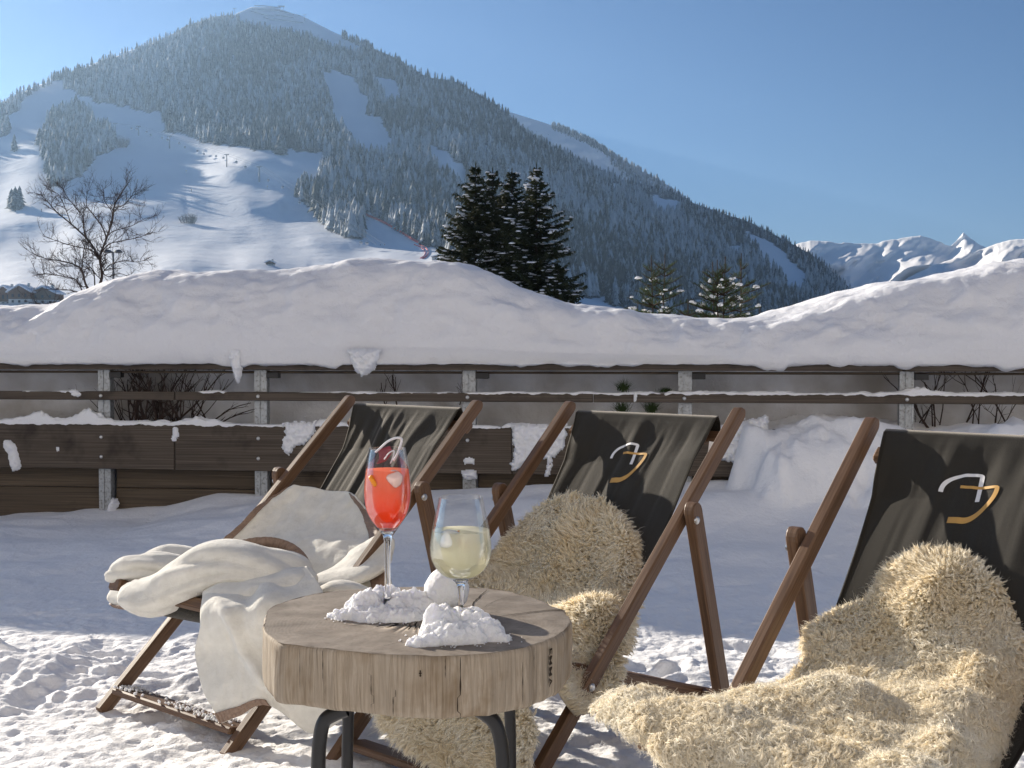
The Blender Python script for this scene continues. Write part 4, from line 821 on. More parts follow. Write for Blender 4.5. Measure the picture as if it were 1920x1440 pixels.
def ball(c, r, label):
    n, m_ = 60, 90; th = np.linspace(0, math.pi, n); ph = np.linspace(0, 2 * math.pi, m_, endpoint=False); Tt, Pp = np.meshgrid(th, ph, indexing='ij'); D_ = np.stack([np.sin(Tt) * np.cos(Pp), np.sin(Tt) * np.sin(Pp), np.cos(Tt)], -1)
    rr = r * (1 + .035 * fbm(D_[..., 0] * 1.6, D_[..., 1] * 1.6, D_[..., 2] * 1.6, 2) + .022 * fbm(D_[..., 0] * 6, D_[..., 1] * 6, D_[..., 2] * 6, 4)); V = D_ * rr[..., None]
    return tag(mk('snowball', V.reshape(-1, 3) + c, grid_faces(n, m_, closed=True), M['snow_small'], smooth=True, origin=tuple(c)), label, 'snowball')
cb = Pz(838, 1106, TZ + .036); ball(cb, .0385, 'packed snowball on the table behind the wine glass')
# ------------------------------------------------------------------ GLASSES
def glass(name, label, cat, px, py, prof, top, bot, thick, liq_mat, liq_label, extra):
    base = Pz(px, py, TZ + .0015); k = base[1] / F; root = thing(name, label, cat, tuple(base))
    pr = [(r * k, (py - y) * k) for r, y in prof]; prs = crom(np.array(pr), 150); prs[:, 0] = np.maximum(prs[:, 0], .0005)
    bowl_y = (py - bot) * k; outer = [tuple(p) for p in prs]                       # from rim down to foot
    inner = [(max(p[0] - thick, .0002), p[1]) for p in prs if p[1] > bowl_y + .002][::-1]
    rim = outer[0]; P_ = [(.0002, bowl_y + .0022)] + inner + [(rim[0] - thick * .5, rim[1] + thick * .45)] + outer + [(.0002, outer[-1][1])]
    ob = [p for p in outer if p[1] > bowl_y - .004]; os_ = [p for p in outer if p[1] <= bowl_y - .004]
    V, Fc = lathe([(.0002, bowl_y + .0022)] + inner + [(rim[0] - thick * .5, rim[1] + thick * .45)] + ob + [(.0002, ob[-1][1])], 72); mk('bowl', V, [f[::-1] for f in Fc], M['thin'], root, smooth=True)
    V, Fc = lathe([(.0002, os_[0][1] + .0005)] + os_ + [(.0002, os_[-1][1])], 48); mk('stem', V, [f[::-1] for f in Fc], M['glass'], root, smooth=True)
    zt = (py - top) * k; li = [(p[0] - .00025, p[1]) for p in inner if p[1] < zt]; li = [(.0002, bowl_y + .0026)] + [(max(r_, .0003), z_) for r_, z_ in li if z_ > bowl_y + .0027] + [(li[-1][0], zt), (.0002, zt)]
    V, Fc = lathe(li, 64); mk('drink', V, Fc, liq_mat, root, smooth=False); extra(root, k, py); return root
M['spritz'] = mat_liquid('red_orange_drink', (1.0, .11, .008), (.95, .36, .22), .165, .225, cloudy=.9)
M['cloudy'] = mat_liquid('pale_yellow_drink', (.96, .92, .66), (.95, .93, .80), .07, .155, cloudy=.86)
M['orange'] = plain('orange_peel', (.85, .30, .02), .5); M['petal'] = plain('dark_red_petal', (.20, .02, .04), .5); M['clip'] = plain('white_loop', (.7, .7, .75), .3)
M['ice'] = (lambda t: (t.b.inputs['Transmission Weight'].__setattr__('default_value', 1), t.b.inputs['Roughness'].__setattr__('default_value', .12), t.b.inputs['IOR'].__setattr__('default_value', 1.2), t.m)[-1])(NT('ice'))
M['ice_pale'] = plain('cloudy_ice', (.88, .62, .56), .15, .6); M['ice_white'] = plain('cloudy_ice_white', (.86, .87, .80), .15, .6)
def chunk(root, name, mat, c, s, seed, sc3=(1, 1, 1)):
    r = np.random.RandomState(seed); n, m_ = 14, 20; th = np.linspace(0, math.pi, n); ph = np.linspace(0, 2 * math.pi, m_, endpoint=False); Tt, Pp = np.meshgrid(th, ph, indexing='ij'); D_ = np.stack([np.sin(Tt) * np.cos(Pp), np.sin(Tt) * np.sin(Pp), np.cos(Tt)], -1)
    D_ = np.sign(D_) * np.abs(D_) ** .55; D_ = D_ * np.array(sc3); D_ = D_ * (1 + .06 * fbm(D_[..., 0] * 2 + seed, D_[..., 1] * 2, D_[..., 2] * 2, 2))[..., None]; q = Matrix.Rotation(r.rand() * 3, 3, 'X') @ Matrix.Rotation(r.rand() * 3, 3, 'Z'); V = (D_.reshape(-1, 3) * s) @ np.array(q).T + np.array(c)
    mk(name, V, grid_faces(n, m_, closed=True), mat, root, smooth=True)
def ex1(root, k, py):
    Z = lambda y: (py - y) * k
    chunk(root, 'orange_slice', M['orange'], (-.020, -.027, Z(896)), .0105, 3, (1, .4, 1)); chunk(root, 'ice_cube', M['ice_pale'], (.014, -.027, Z(893)), .0125, 5); chunk(root, 'ice_cube', M['ice'], (.0, .012, Z(906)), .0115, 8)
    pts = [(-.020, 0, Z(846)), (-.012, 0, Z(838)), (0, -.002, Z(826)), (.010, -.004, Z(820)), (.019, -.004, Z(818)), (.0245, -.003, Z(821)), (.0225, -.001, Z(832)), (.017, .002, Z(848)), (.010, .005, Z(862))]
    q = crom(np.array(pts), 50); V, Fc, U = tube(q, .0019, 8); mk('garnish_loop', V, Fc, M['clip'], root, smooth=True)
    g = patch([[(-.016, .002, Z(842)), (-.008, .004, Z(838)), (.004, .004, Z(834))], [(-.014, .002, Z(856)), (-.004, -.003, Z(852)), (.008, .002, Z(846))], [(-.018, .0, Z(868)), (-.010, .002, Z(866)), (-.002, .002, Z(862))]], 14, 14); mk('petal', g.reshape(-1, 3), grid_faces(14, 14), M['petal'], root, smooth=True)
    pts = [(-.004, -.010, Z(858)), (.004, -.012, Z(846)), (.012, -.010, Z(842)), (.011, -.008, Z(852)), (.006, -.006, Z(866))]; q = crom(np.array(pts), 30); V, Fc, U = tube(q, .0012, 6); mk('garnish_loop', V, Fc, M['clip'], root, smooth=True)
def ex2(root, k, py):
    Z = lambda y: (py - y) * k
    chunk(root, 'orange_zest', M['orange'], (-.001, -.034, Z(1006)), .0055, 3, (1.2, .4, .6)); chunk(root, 'orange_zest', M['orange'], (.010, -.033, Z(1014)), .0045, 4, (.6, .4, 1.2)); chunk(root, 'orange_zest', M['orange'], (-.003, -.012, Z(994)), .005, 9, (1.2, .4, .5))
    chunk(root, 'ice_cube', M['ice_white'], (-.016, -.030, Z(1006)), .015, 6); chunk(root, 'ice_cube', M['ice'], (.016, .012, Z(1011)), .013, 12)
glass('champagne_flute', 'tall flute of red orange drink with ice, on the left of the table', 'glass', 727, 1152, [(34.5, 838), (37.5, 855), (41.5, 880), (44, 905), (44.6, 922), (43.5, 938), (40, 955), (32, 972), (22, 985), (13.5, 995), (8, 1006), (6, 1030), (5.2, 1070), (5.6, 1100), (7.5, 1125), (13, 1140), (24, 1147), (30, 1150), (30.5, 1152)], 878, 990, .0011, M['spritz'], '', ex1)
glass('wine_glass', 'round wine glass of cloudy pale yellow drink, on the right of the table', 'glass', 864, 1174, [(41.5, 929), (44.5, 945), (50, 970), (55, 995), (58, 1018), (58, 1034), (54, 1052), (44, 1068), (30, 1079), (16, 1086), (8.5, 1094), (6, 1108), (5.4, 1130), (6, 1148), (9, 1160), (20, 1168), (32, 1172), (33, 1174)], 992, 1082, .0011, M['cloudy'], '', ex2)

# ------------------------------------------------------------------ SHEEPSKINS
FEX = np.concatenate([FAB, [(.03, .30), (.018, .2), (.015, .1), (.03, .02)]])
def skin_curve():
    c = crom(FEX, 600); t = np.gradient(c, axis=0); n = np.stack([t[:, 1], -t[:, 0]], 1); n /= np.linalg.norm(n, axis=1)[:, None]; return c, n
SKC, SKN = skin_curve()
def skin(ci, rows, bump, name, label, nl=150, nc=90):
    """rows: (l, sL, sR); l follows the sling from its top (0) over the seat bar (1.05) and down (1.5)"""
    rows = np.array(rows, float); l = np.linspace(rows[0, 0], rows[-1, 0], nl); sL = np.interp(l, rows[:, 0], rows[:, 1]); sR = np.interp(l, rows[:, 0], rows[:, 2])
    kk = np.ones(5) / 5; sL = np.convolve(np.pad(sL, 2, 'edge'), kk, 'valid') + .008 * fbm(l * 22, 1, ci, 2); sR = np.convolve(np.pad(sR, 2, 'edge'), kk, 'valid') + .008 * fbm(l * 22, 5, ci, 2)
    c = np.linspace(-1, 1, nc); Lg, Cg = np.meshgrid(l, c, indexing='ij'); S = sL[:, None] + (sR - sL)[:, None] * (Cg + 1) / 2
    idx = np.clip(Lg / 1.5 * 599, 0, 598.999); k = idx.astype(int); f = (idx - k)[..., None]; B = SKC[k] * (1 - f) + SKC[k + 1] * f; N = SKN[k] * (1 - f) + SKN[k + 1] * f
    e = np.clip((1 - np.abs(Cg)) * 5, 0, 1) * np.clip((Lg - l[0]) / .05, 0, 1) * np.clip((l[-1] - Lg) / .04 + .4, 0, 1); e = np.sqrt(1 - (1 - e) ** 2)
    h = .010 + .018 * e + bump(S, Lg) * e
    p = np.stack([S, B[..., 0] + N[..., 0] * h, B[..., 1] + N[..., 1] * h], -1)
    if ci == 1: p[..., 2] -= np.clip(S - .53, 0, 1) * 1.3 * np.clip((Lg - .56) * 8, 0, 1) * np.clip((.95 - Lg) * 8, 0, 1)
    return toW(ci, p)
def fur(name, G, parent, n_lock, per, length, rad, width, seed, comb=(0, 0, -.35), curl=0.0, tone=.5, dens=None, curlf=None):
    r = np.random.RandomState(seed); nr, nc = G.shape[:2]; N = normals(G)
    v0, v1, v2 = G[:-1, :-1], G[1:, :-1], G[:-1, 1:]; area = np.linalg.norm(np.cross(v1 - v0, v2 - v0), axis=2).ravel(); pr = area / area.sum()
    ci = r.choice(len(area), n_lock, p=pr); i, j = ci // (nc - 1), ci % (nc - 1); u, w = r.rand(n_lock), r.rand(n_lock)
    def at(A, i, j, u, w): u = u[:, None]; w = w[:, None]; return A[i, j] * (1 - u) * (1 - w) + A[i + 1, j] * u * (1 - w) + A[i, j + 1] * (1 - u) * w + A[i + 1, j + 1] * u * w
    c = at(G, i, j, u, w); n = at(N, i, j, u, w); n /= np.linalg.norm(n, axis=1)[:, None]
    fl = np.stack([fbm(c[:, 0] * 9, c[:, 1] * 9, c[:, 2] * 9 + 3, 2), fbm(c[:, 0] * 9 + 40, c[:, 1] * 9, c[:, 2] * 9, 2), fbm(c[:, 0] * 9, c[:, 1] * 9 + 70, c[:, 2] * 9, 2)], 1)
    d = n * 1.0 + np.array(comb) * .8 + fl * .38 + r.randn(n_lock, 3) * .10; d /= np.linalg.norm(d, axis=1)[:, None]
    t1 = np.cross(n, [0.3, 0.1, 1.0]); t1 /= np.linalg.norm(t1, axis=1)[:, None]; t2 = np.cross(n, t1); lk = length * (1 + .25 * r.randn(n_lock)).clip(.5, 1.5); ph = r.rand(n_lock) * 6.28
    cu = (curl if curlf is None else curlf(c)) * np.ones(n_lock); cd1 = np.cross(d, t1); cd1 /= np.linalg.norm(cd1, axis=1)[:, None]; cd2 = np.cross(d, cd1); tn = np.clip(tone + .28 * fbm(c[:, 0] * 14, c[:, 1] * 14, c[:, 2] * 14, 3) + .12 * r.randn(n_lock), 0, 1)
    # each lock: a soft tapering curl of wool
    ts5 = np.array([0, .3, .58, .82, 1.0]); rp = np.array([.9, 1.0, .85, .55, .12]) * rad * .60; ns_ = 5; lt = lk * .92; bend = (fl * .55 + r.randn(n_lock, 3) * .22); bend -= d * (bend * d).sum(1)[:, None]
    pth = []
    for t in ts5:
        sw = cu[:, None] * lt[:, None] * .34 * t * (cd1 * np.cos(ph + t * 4.6)[:, None] + cd2 * np.sin(ph + t * 4.6)[:, None]); pth.append(c - n * .003 + d * (lt * t * (1 - .42 * np.clip(cu, 0, 1.5) * t))[:, None] + bend * (lt * .55 * t * t)[:, None] + sw + np.array([0, 0, -.12]) * (lt * t * t)[:, None])
    pth = np.stack(pth, 1); tg = np.gradient(pth, axis=1); tg /= np.linalg.norm(tg, axis=2)[..., None]; A1 = np.cross(tg, t1[:, None]); A1 /= np.maximum(np.linalg.norm(A1, axis=2)[..., None], 1e-6); A2 = np.cross(tg, A1); rv = (.7 + .6 * r.rand(n_lock))[:, None] * rp[None]
    an = np.arange(ns_) * 2 * math.pi / ns_; LV = pth[:, :, None] + rv[..., None, None] * (A1[:, :, None] * np.cos(an)[None, None, :, None] + A2[:, :, None] * np.sin(an)[None, None, :, None]); f0 = grid_faces(5, ns_, closed=True); LF = (f0[None] + (np.arange(n_lock) * 25)[:, None, None]).reshape(-1, 4); cap = (np.array([[24, 23, 22, 21, 20]])[None] + (np.arange(n_lock) * 25)[:, None, None]).reshape(-1, 5)
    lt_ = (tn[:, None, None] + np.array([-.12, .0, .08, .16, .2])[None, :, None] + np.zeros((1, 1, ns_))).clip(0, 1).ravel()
    mk('wool_locks', LV.reshape(-1, 3), (LF, cap), M['wool'], parent, smooth=True, attr={'tone': lt_})
    R_ = lambda a: np.repeat(a, per, axis=0); M_ = n_lock * per; a = r.rand(M_) * 6.28; q = rad * np.sqrt(r.rand(M_)); off = R_(t1) * (q * np.cos(a))[:, None] + R_(t2) * (q * np.sin(a))[:, None]
    root = R_(c) + off - R_(n) * .003; L = R_(lk) * (1 + .14 * r.randn(M_)).clip(.6, 1.4); ts = np.array([0, .3, .6, .85, 1.0]); pts = []
    fr = r.randn(M_, 3) * .10
    for t in ts:
        hx = R_(cu)[:, None] * L[:, None] * .26 * t * (R_(cd1) * np.cos(ph_ := (R_(ph) + t * 5.2))[:, None] + R_(cd2) * np.sin(ph_)[:, None])
        lenf = t * (1 - .35 * R_(cu) * t)
        pts.append(root - off * (.80 * t) + R_(d) * (L * lenf)[:, None] + R_(n) * (L * .25 * t * (1 - t))[:, None] + hx + fr * (L * t * t)[:, None] + np.array([0, 0, -.18]) * (L * t * t)[:, None])
    pts = np.stack(pts, 1); sd = r.randn(M_, 3); sd -= R_(d) * (sd * R_(d)).sum(1)[:, None]; sd /= np.linalg.norm(sd, axis=1)[:, None]; ww = width * np.array([1, 1.1, .9, .55]); V = np.empty((M_, 9, 3))
    for k in range(4): V[:, 2 * k] = pts[:, k] - sd * ww[k] / 2; V[:, 2 * k + 1] = pts[:, k] + sd * ww[k] / 2
    V[:, 8] = pts[:, 4]; b = (np.arange(M_) * 9)[:, None, None]; Q = (np.array([[0, 1, 3, 2], [2, 3, 5, 4], [4, 5, 7, 6]])[None] + b).reshape(-1, 4); T3 = (np.array([[6, 7, 8]])[None] + b).reshape(-1, 3)
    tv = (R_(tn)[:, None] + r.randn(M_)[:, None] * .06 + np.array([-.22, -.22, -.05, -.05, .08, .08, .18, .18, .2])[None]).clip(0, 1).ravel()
    return mk(name, V.reshape(-1, 3), (Q, T3), M['wool'], parent, attr={'tone': tv})
def make_skin(ci, rows, bump, label, locks, per, length, rad, width, seed, comb, curlf=None, extra=None):
    G = skin(ci, rows, bump, 'sheepskin', label); c = G.reshape(-1, 3).mean(0)
    root = thing('sheepskin', label, 'sheepskin', tuple(c)); G = G - c
    if (normals(G).reshape(-1, 3).mean(0) @ np.array([-.3, -.5, .8])) < 0: G = G[:, ::-1]
    o = mk('hide', G.reshape(-1, 3), grid_faces(*G.shape[:2]), M['wool'], root, smooth=True, attr={'tone': np.full(G.shape[0] * G.shape[1], .5)}); md = o.modifiers.new('t', 'SOLIDIFY'); md.thickness = .006; md.offset = -1
    fur('fleece', G, root, locks, per, length, rad, width, seed, comb, curlf=(None if curlf is None else (lambda p: curlf(p + c))))
    return root, G, c
g2 = lambda S, L, s0, l0, ws, wl: np.exp(-((S - s0) / ws) ** 2 - ((L - l0) / wl) ** 2)
make_skin(2, [(.325, .24, .30), (.345, .20, .36), (.37, .175, .41), (.41, .16, .45), (.43, .10, .465), (.48, .055, .475), (.52, .10, .48), (.57, .06, .485), (.62, .02, .49), (.67, -.03, .49), (.72, -.07, .50), (.80, -.10, .52), (.90, -.125, .545), (.99, -.10, .56), (1.04, -.02, .58), (1.09, .08, .59), (1.16, .19, .58), (1.25, .28, .56), (1.36, .36, .52)],
          lambda S, L: .030 * g2(S, L, .25, .40, .16, .07) + .045 * g2(S, L, .10, .50, .07, .05) + .035 * g2(S, L, .42, .50, .10, .06) + .03 * g2(S, L, .1, .88, .30, .12) + .018 * np.exp(-((L - .98) / .09) ** 2) * np.clip((S + .2) * 4, 0, 1) + .085 * np.exp(-((L - .70) / .13) ** 2) * np.clip((S - .0) * 5, 0, 1) + .026 * fbm(S * 8, L * 10, 3, 3) ,
          'big curly cream sheepskin spread over the right deck chair and its seat bar', 42000, 4, .024, .0050, .0008, 5, (-.12, -.05, -.10), curlf=lambda p: np.clip(1.1 - (p[:, 1] - 2.05) * 1.8 - (p[:, 2] - .36) * 2.2, .25, 1.1))
make_skin(1, [(.325, .17, .27), (.35, .11, .36), (.39, .06, .44), (.44, .03, .49), (.50, -.03, .52), (.57, -.04, .54), (.64, -.05, .585), (.72, -.05, .60), (.80, -.03, .605), (.88, .02, .61), (.96, .06, .62), (1.03, .09, .62), (1.10, .10, .62), (1.18, .12, .635), (1.26, .15, .65), (1.34, .26, .655), (1.40, .40, .65), (1.44, .50, .64)],
          lambda S, L: .028 * g2(S, L, .20, .42, .12, .07) + .06 * g2(S, L, .49, .60, .10, .07) + .05 * g2(S, L, .02, .56, .08, .06) + .03 * g2(S, L, .2, .62, .2, .08) + .015 * fbm(S * 7, L * 9, 13, 3) + .03 * np.exp(-((L - 1.05) / .07) ** 2),
          'cream long-haired sheepskin hanging over the middle deck chair and down behind the table', 30000, 4, .029, .0052, .0009, 9, (-.06, -.03, -.14), curlf=lambda p: .3 + 0 * p[:, 0])
# ------------------------------------------------------------------ BLANKET on the left chair
bl = thing('wool_blanket', 'crumpled cream wool blanket with brown ribbon edges thrown over the left deck chair', 'blanket', (-.9, 3.3, .35)); BO = np.array([-.9, 3.3, .35])
def bgrid(rows, nr, nc): return patch([[P(x, y, Y) for x, y, Y in r_] for r_ in rows], nr, nc)
def wrinkle(G, amp, sc1, seed, dirv=(1, 1, 1)):
    n = normals(G); h = amp * fbm(G[..., 0] * sc1 * dirv[0], G[..., 1] * sc1 * dirv[1], G[..., 2] * sc1 * dirv[2] + seed, 3); return G + n * h[..., None]
bA = bgrid([[(531, 915, 3.74), (548, 908, 3.72), (575, 914, 3.72), (620, 920, 3.68), (650, 921, 3.64), (668, 930, 3.58)],
            [(490, 944, 3.68), (520, 940, 3.69), (560, 946, 3.68), (620, 952, 3.62), (665, 958, 3.56), (692, 968, 3.50)],
            [(440, 992, 3.60), (475, 992, 3.62), (530, 996, 3.60), (610, 1000, 3.54), (672, 1002, 3.47), (714, 1006, 3.40)],
            [(400, 1030, 3.54), (440, 1036, 3.55), (510, 1042, 3.50), (590, 1050, 3.44), (670, 1052, 3.36), (727, 1052, 3.27)],
            [(385, 1085, 3.46), (430, 1090, 3.46), (510, 1100, 3.40), (590, 1110, 3.33), (670, 1112, 3.24), (733, 1108, 3.16)]], 80, 90)
bA = wrinkle(wrinkle(bA, .018, 5, 2, (1, .4, 1.6)), .0035, 18, 5, (1, 1, .6))
bD = bgrid([[(382, 1110, 3.04), (430, 1096, 3.06), (480, 1088, 3.0), (530, 1080, 3.0), (576, 1066, 3.02)],
            [(381, 1140, 2.94), (430, 1132, 2.88), (485, 1128, 2.85), (545, 1122, 2.88), (604, 1112, 2.92)],
            [(377, 1176, 2.92), (430, 1175, 2.86), (485, 1172, 2.83), (545, 1170, 2.84), (616, 1165, 2.86)],
            [(366, 1225, 2.95), (425, 1225, 2.90), (482, 1222, 2.86), (545, 1222, 2.85), (622, 1220, 2.84)],
            [(380, 1290, 2.90), (430, 1286, 2.86), (485, 1280, 2.83), (550, 1285, 2.83), (636, 1285, 2.80)],
            [(400, 1326, 2.87), (440, 1316, 2.84), (492, 1304, 2.82), (560, 1332, 2.84), (645, 1318, 2.80)],
            [(416, 1356, 2.85), (450, 1342, 2.83), (502, 1322, 2.82), (585, 1372, 2.86), (652, 1345, 2.80)]], 110, 100)
cr_ = np.linspace(0, 1, 110)[:, None]; cc_ = np.linspace(0, 1, 100)[None]; n_ = normals(bD)
fold = .02 * np.exp(-((cc_ - (.05 + .75 * cr_)) / .05) ** 2) * np.clip((cr_ - .1) * 4, 0, 1) * np.clip((.85 - cr_) * 5, 0, 1) - .020 * np.exp(-((cc_ - (.45 - .3 * cr_)) / .09) ** 2) * np.clip(1 - cr_ * 2.0, 0, 1) + .014 * np.sin(cc_ * 14 + cr_ * 2) * np.clip(.5 - cr_, 0, 1)
bD = wrinkle(bD, .0035, 16, 3, (1, 1, .5)) + n_ * (fold * np.sign((n_[50, 50] @ np.array([.2, -1, .1]))))[..., None]
bE = bgrid([[(208, 1108, 3.24), (230, 1110, 3.20), (270, 1114, 3.14)], [(202, 1122, 3.22), (228, 1126, 3.18), (268, 1132, 3.12)], [(214, 1135, 3.21), (236, 1143, 3.16), (270, 1148, 3.11)]], 20, 20)
def roll(pts, n=90, m_=44, seed=0, amp=.011, twist=0):
    """pts: px, py, Y, r_up(px), r_depth(m)"""
    q = crom(np.array(pts, float), n); V = []
    C = P(q[:, 0], q[:, 1], q[:, 2]); T = np.gradient(C, axis=0); T /= np.linalg.norm(T, axis=1)[:, None]
    for i in range(n):
        up = np.array([0, -.15, 1.]); up -= T[i] * (T[i] @ up); up /= np.linalg.norm(up); dp = np.cross(T[i], up); a = np.linspace(0, 2 * math.pi, m_, endpoint=False); ru = q[i, 3] * q[i, 2] / F; e = 1.0
        V.append(C[i] + up * (ru * np.sign(np.sin(a)) * np.abs(np.sin(a)) ** e)[:, None] + dp * (q[i, 4] * np.cos(a))[:, None])
    V = np.array(V); n_ = V - C[:, None]; n_ /= np.maximum(np.linalg.norm(n_, axis=2)[..., None], 1e-6); i_ = np.arange(n)[:, None] / n; a_ = a[None]
    h = amp * 1.3 * fbm(i_ * 3.2 + seed, a_ * 1.1 + seed * 3 + i_ * 2, 0, 2) - amp * 1.5 * np.exp(-((np.mod(a_ + i_ * 2.4 + seed, 2.1) - 1.05) / .22) ** 2) * np.sin(i_ * math.pi) + amp * .5 * np.sin(a_ * 2 + i_ * 9 + seed) ; V = V + n_ * h[..., None] * np.clip(q[:, 3][:, None, None] / 30, 0, 1); return V
rolls = [roll([(238, 1100, 3.20, 6, .02), (252, 1108, 3.19, 24, .05), (274, 1112, 3.17, 36, .07), (305, 1108, 3.15, 43, .08), (345, 1088, 3.13, 43, .085), (400, 1066, 3.11, 40, .09), (455, 1056, 3.09, 34, .085), (510, 1060, 3.07, 27, .075), (550, 1072, 3.06, 18, .06), (574, 1088, 3.05, 8, .03)], seed=1),
         roll([(212, 1080, 3.34, 4, .02), (222, 1078, 3.33, 18, .04), (250, 1068, 3.33, 28, .06), (295, 1058, 3.34, 31, .08), (345, 1062, 3.36, 28, .09), (410, 1072, 3.38, 24, .08), (470, 1085, 3.38, 20, .06)], seed=4),
         roll([(392, 1112, 3.03, 5, .02), (420, 1108, 3.01, 16, .04), (460, 1112, 2.99, 22, .05), (505, 1104, 2.98, 22, .05), (548, 1090, 3.0, 20, .05), (585, 1078, 3.03, 10, .03)], seed=7, amp=.003),
         roll([(574, 1094, 3.24, 5, .02), (600, 1090, 3.24, 9, .05), (640, 1080, 3.25, 12, .08), (680, 1058, 3.27, 14, .09), (708, 1030, 3.30, 11, .06), (724, 1008, 3.32, 5, .03)], seed=9, amp=.004),
         roll([(600, 1108, 3.10, 4, .02), (625, 1102, 3.10, 10, .03), (655, 1104, 3.10, 10, .03), (690, 1112, 3.10, 6, .02)], seed=11, amp=.002)]
Vb = []; Fb = []; nbv = 0
for Gq, cl in [(bA, False), (bD, False), (bE, False)] + [(r_, True) for r_ in rolls]:
    Vb.append(Gq.reshape(-1, 3)); f_ = grid_faces(Gq.shape[0], Gq.shape[1], closed=cl); Fb.append(f_ + nbv); nbv += Gq.shape[0] * Gq.shape[1]
bo = mk('wool_cloth', np.concatenate(Vb) - BO, (np.concatenate(Fb),), M['blanket'], bl, smooth=True); md = bo.modifiers.new('t', 'SOLIDIFY'); md.thickness = .007; md.offset = 0
def trim(G, w, name='ribbon_edge'):
    """G: edge strip grid (n, k, 3) cut from a blanket sheet"""
    n = normals(G); s_ = np.sign((n.reshape(-1, 3).mean(0)) @ np.array([0, -1, .4])); G = G + n * s_ * .0055; L = np.concatenate([[0], np.cumsum(np.linalg.norm(np.diff(G[:, 0], axis=0), axis=1))])
    G = G + (n * s_) * (.0012 * np.sin(L * 420 + 3 * np.sin(L * 60)))[:, None, None]
    uv = np.stack(np.broadcast_arrays(L[:, None], np.linspace(0, 1, G.shape[1])[None]), -1).reshape(-1, 2); o = mk(name, G.reshape(-1, 3) - BO, grid_faces(*G.shape[:2]), M['trim'], bl, smooth=True, uv=uv); m_ = o.modifiers.new('t', 'SOLIDIFY'); m_.thickness = .004; m_.offset = 0
trim(bA[:66, 0:9], 0); trim(bA[:, -11:], 0); trim(np.swapaxes(bD[-13:, :52], 0, 1), 0); trim(np.swapaxes(bE[-5:], 0, 1), 0)
arch = [(448, 1017, 3.16), (478, 1010, 3.17), (512, 1009, 3.18), (544, 1018, 3.18), (568, 1036, 3.16), (581, 1060, 3.13), (580, 1090, 3.10)]
ai = [(452, 1034, 3.17), (478, 1033, 3.18), (506, 1034, 3.19), (528, 1042, 3.19), (545, 1054, 3.17), (556, 1068, 3.14), (562, 1086, 3.10)]
ag = np.swapaxes(patch([[P(*p) for p in arch], [P(*p) for p in [((a[0] + b[0]) / 2, (a[1] + b[1]) / 2 - 3, (a[2] + b[2]) / 2 - .01) for a, b in zip(arch, ai)]], [P(*p) for p in ai]], 10, 70), 0, 1); trim(ag, 0)

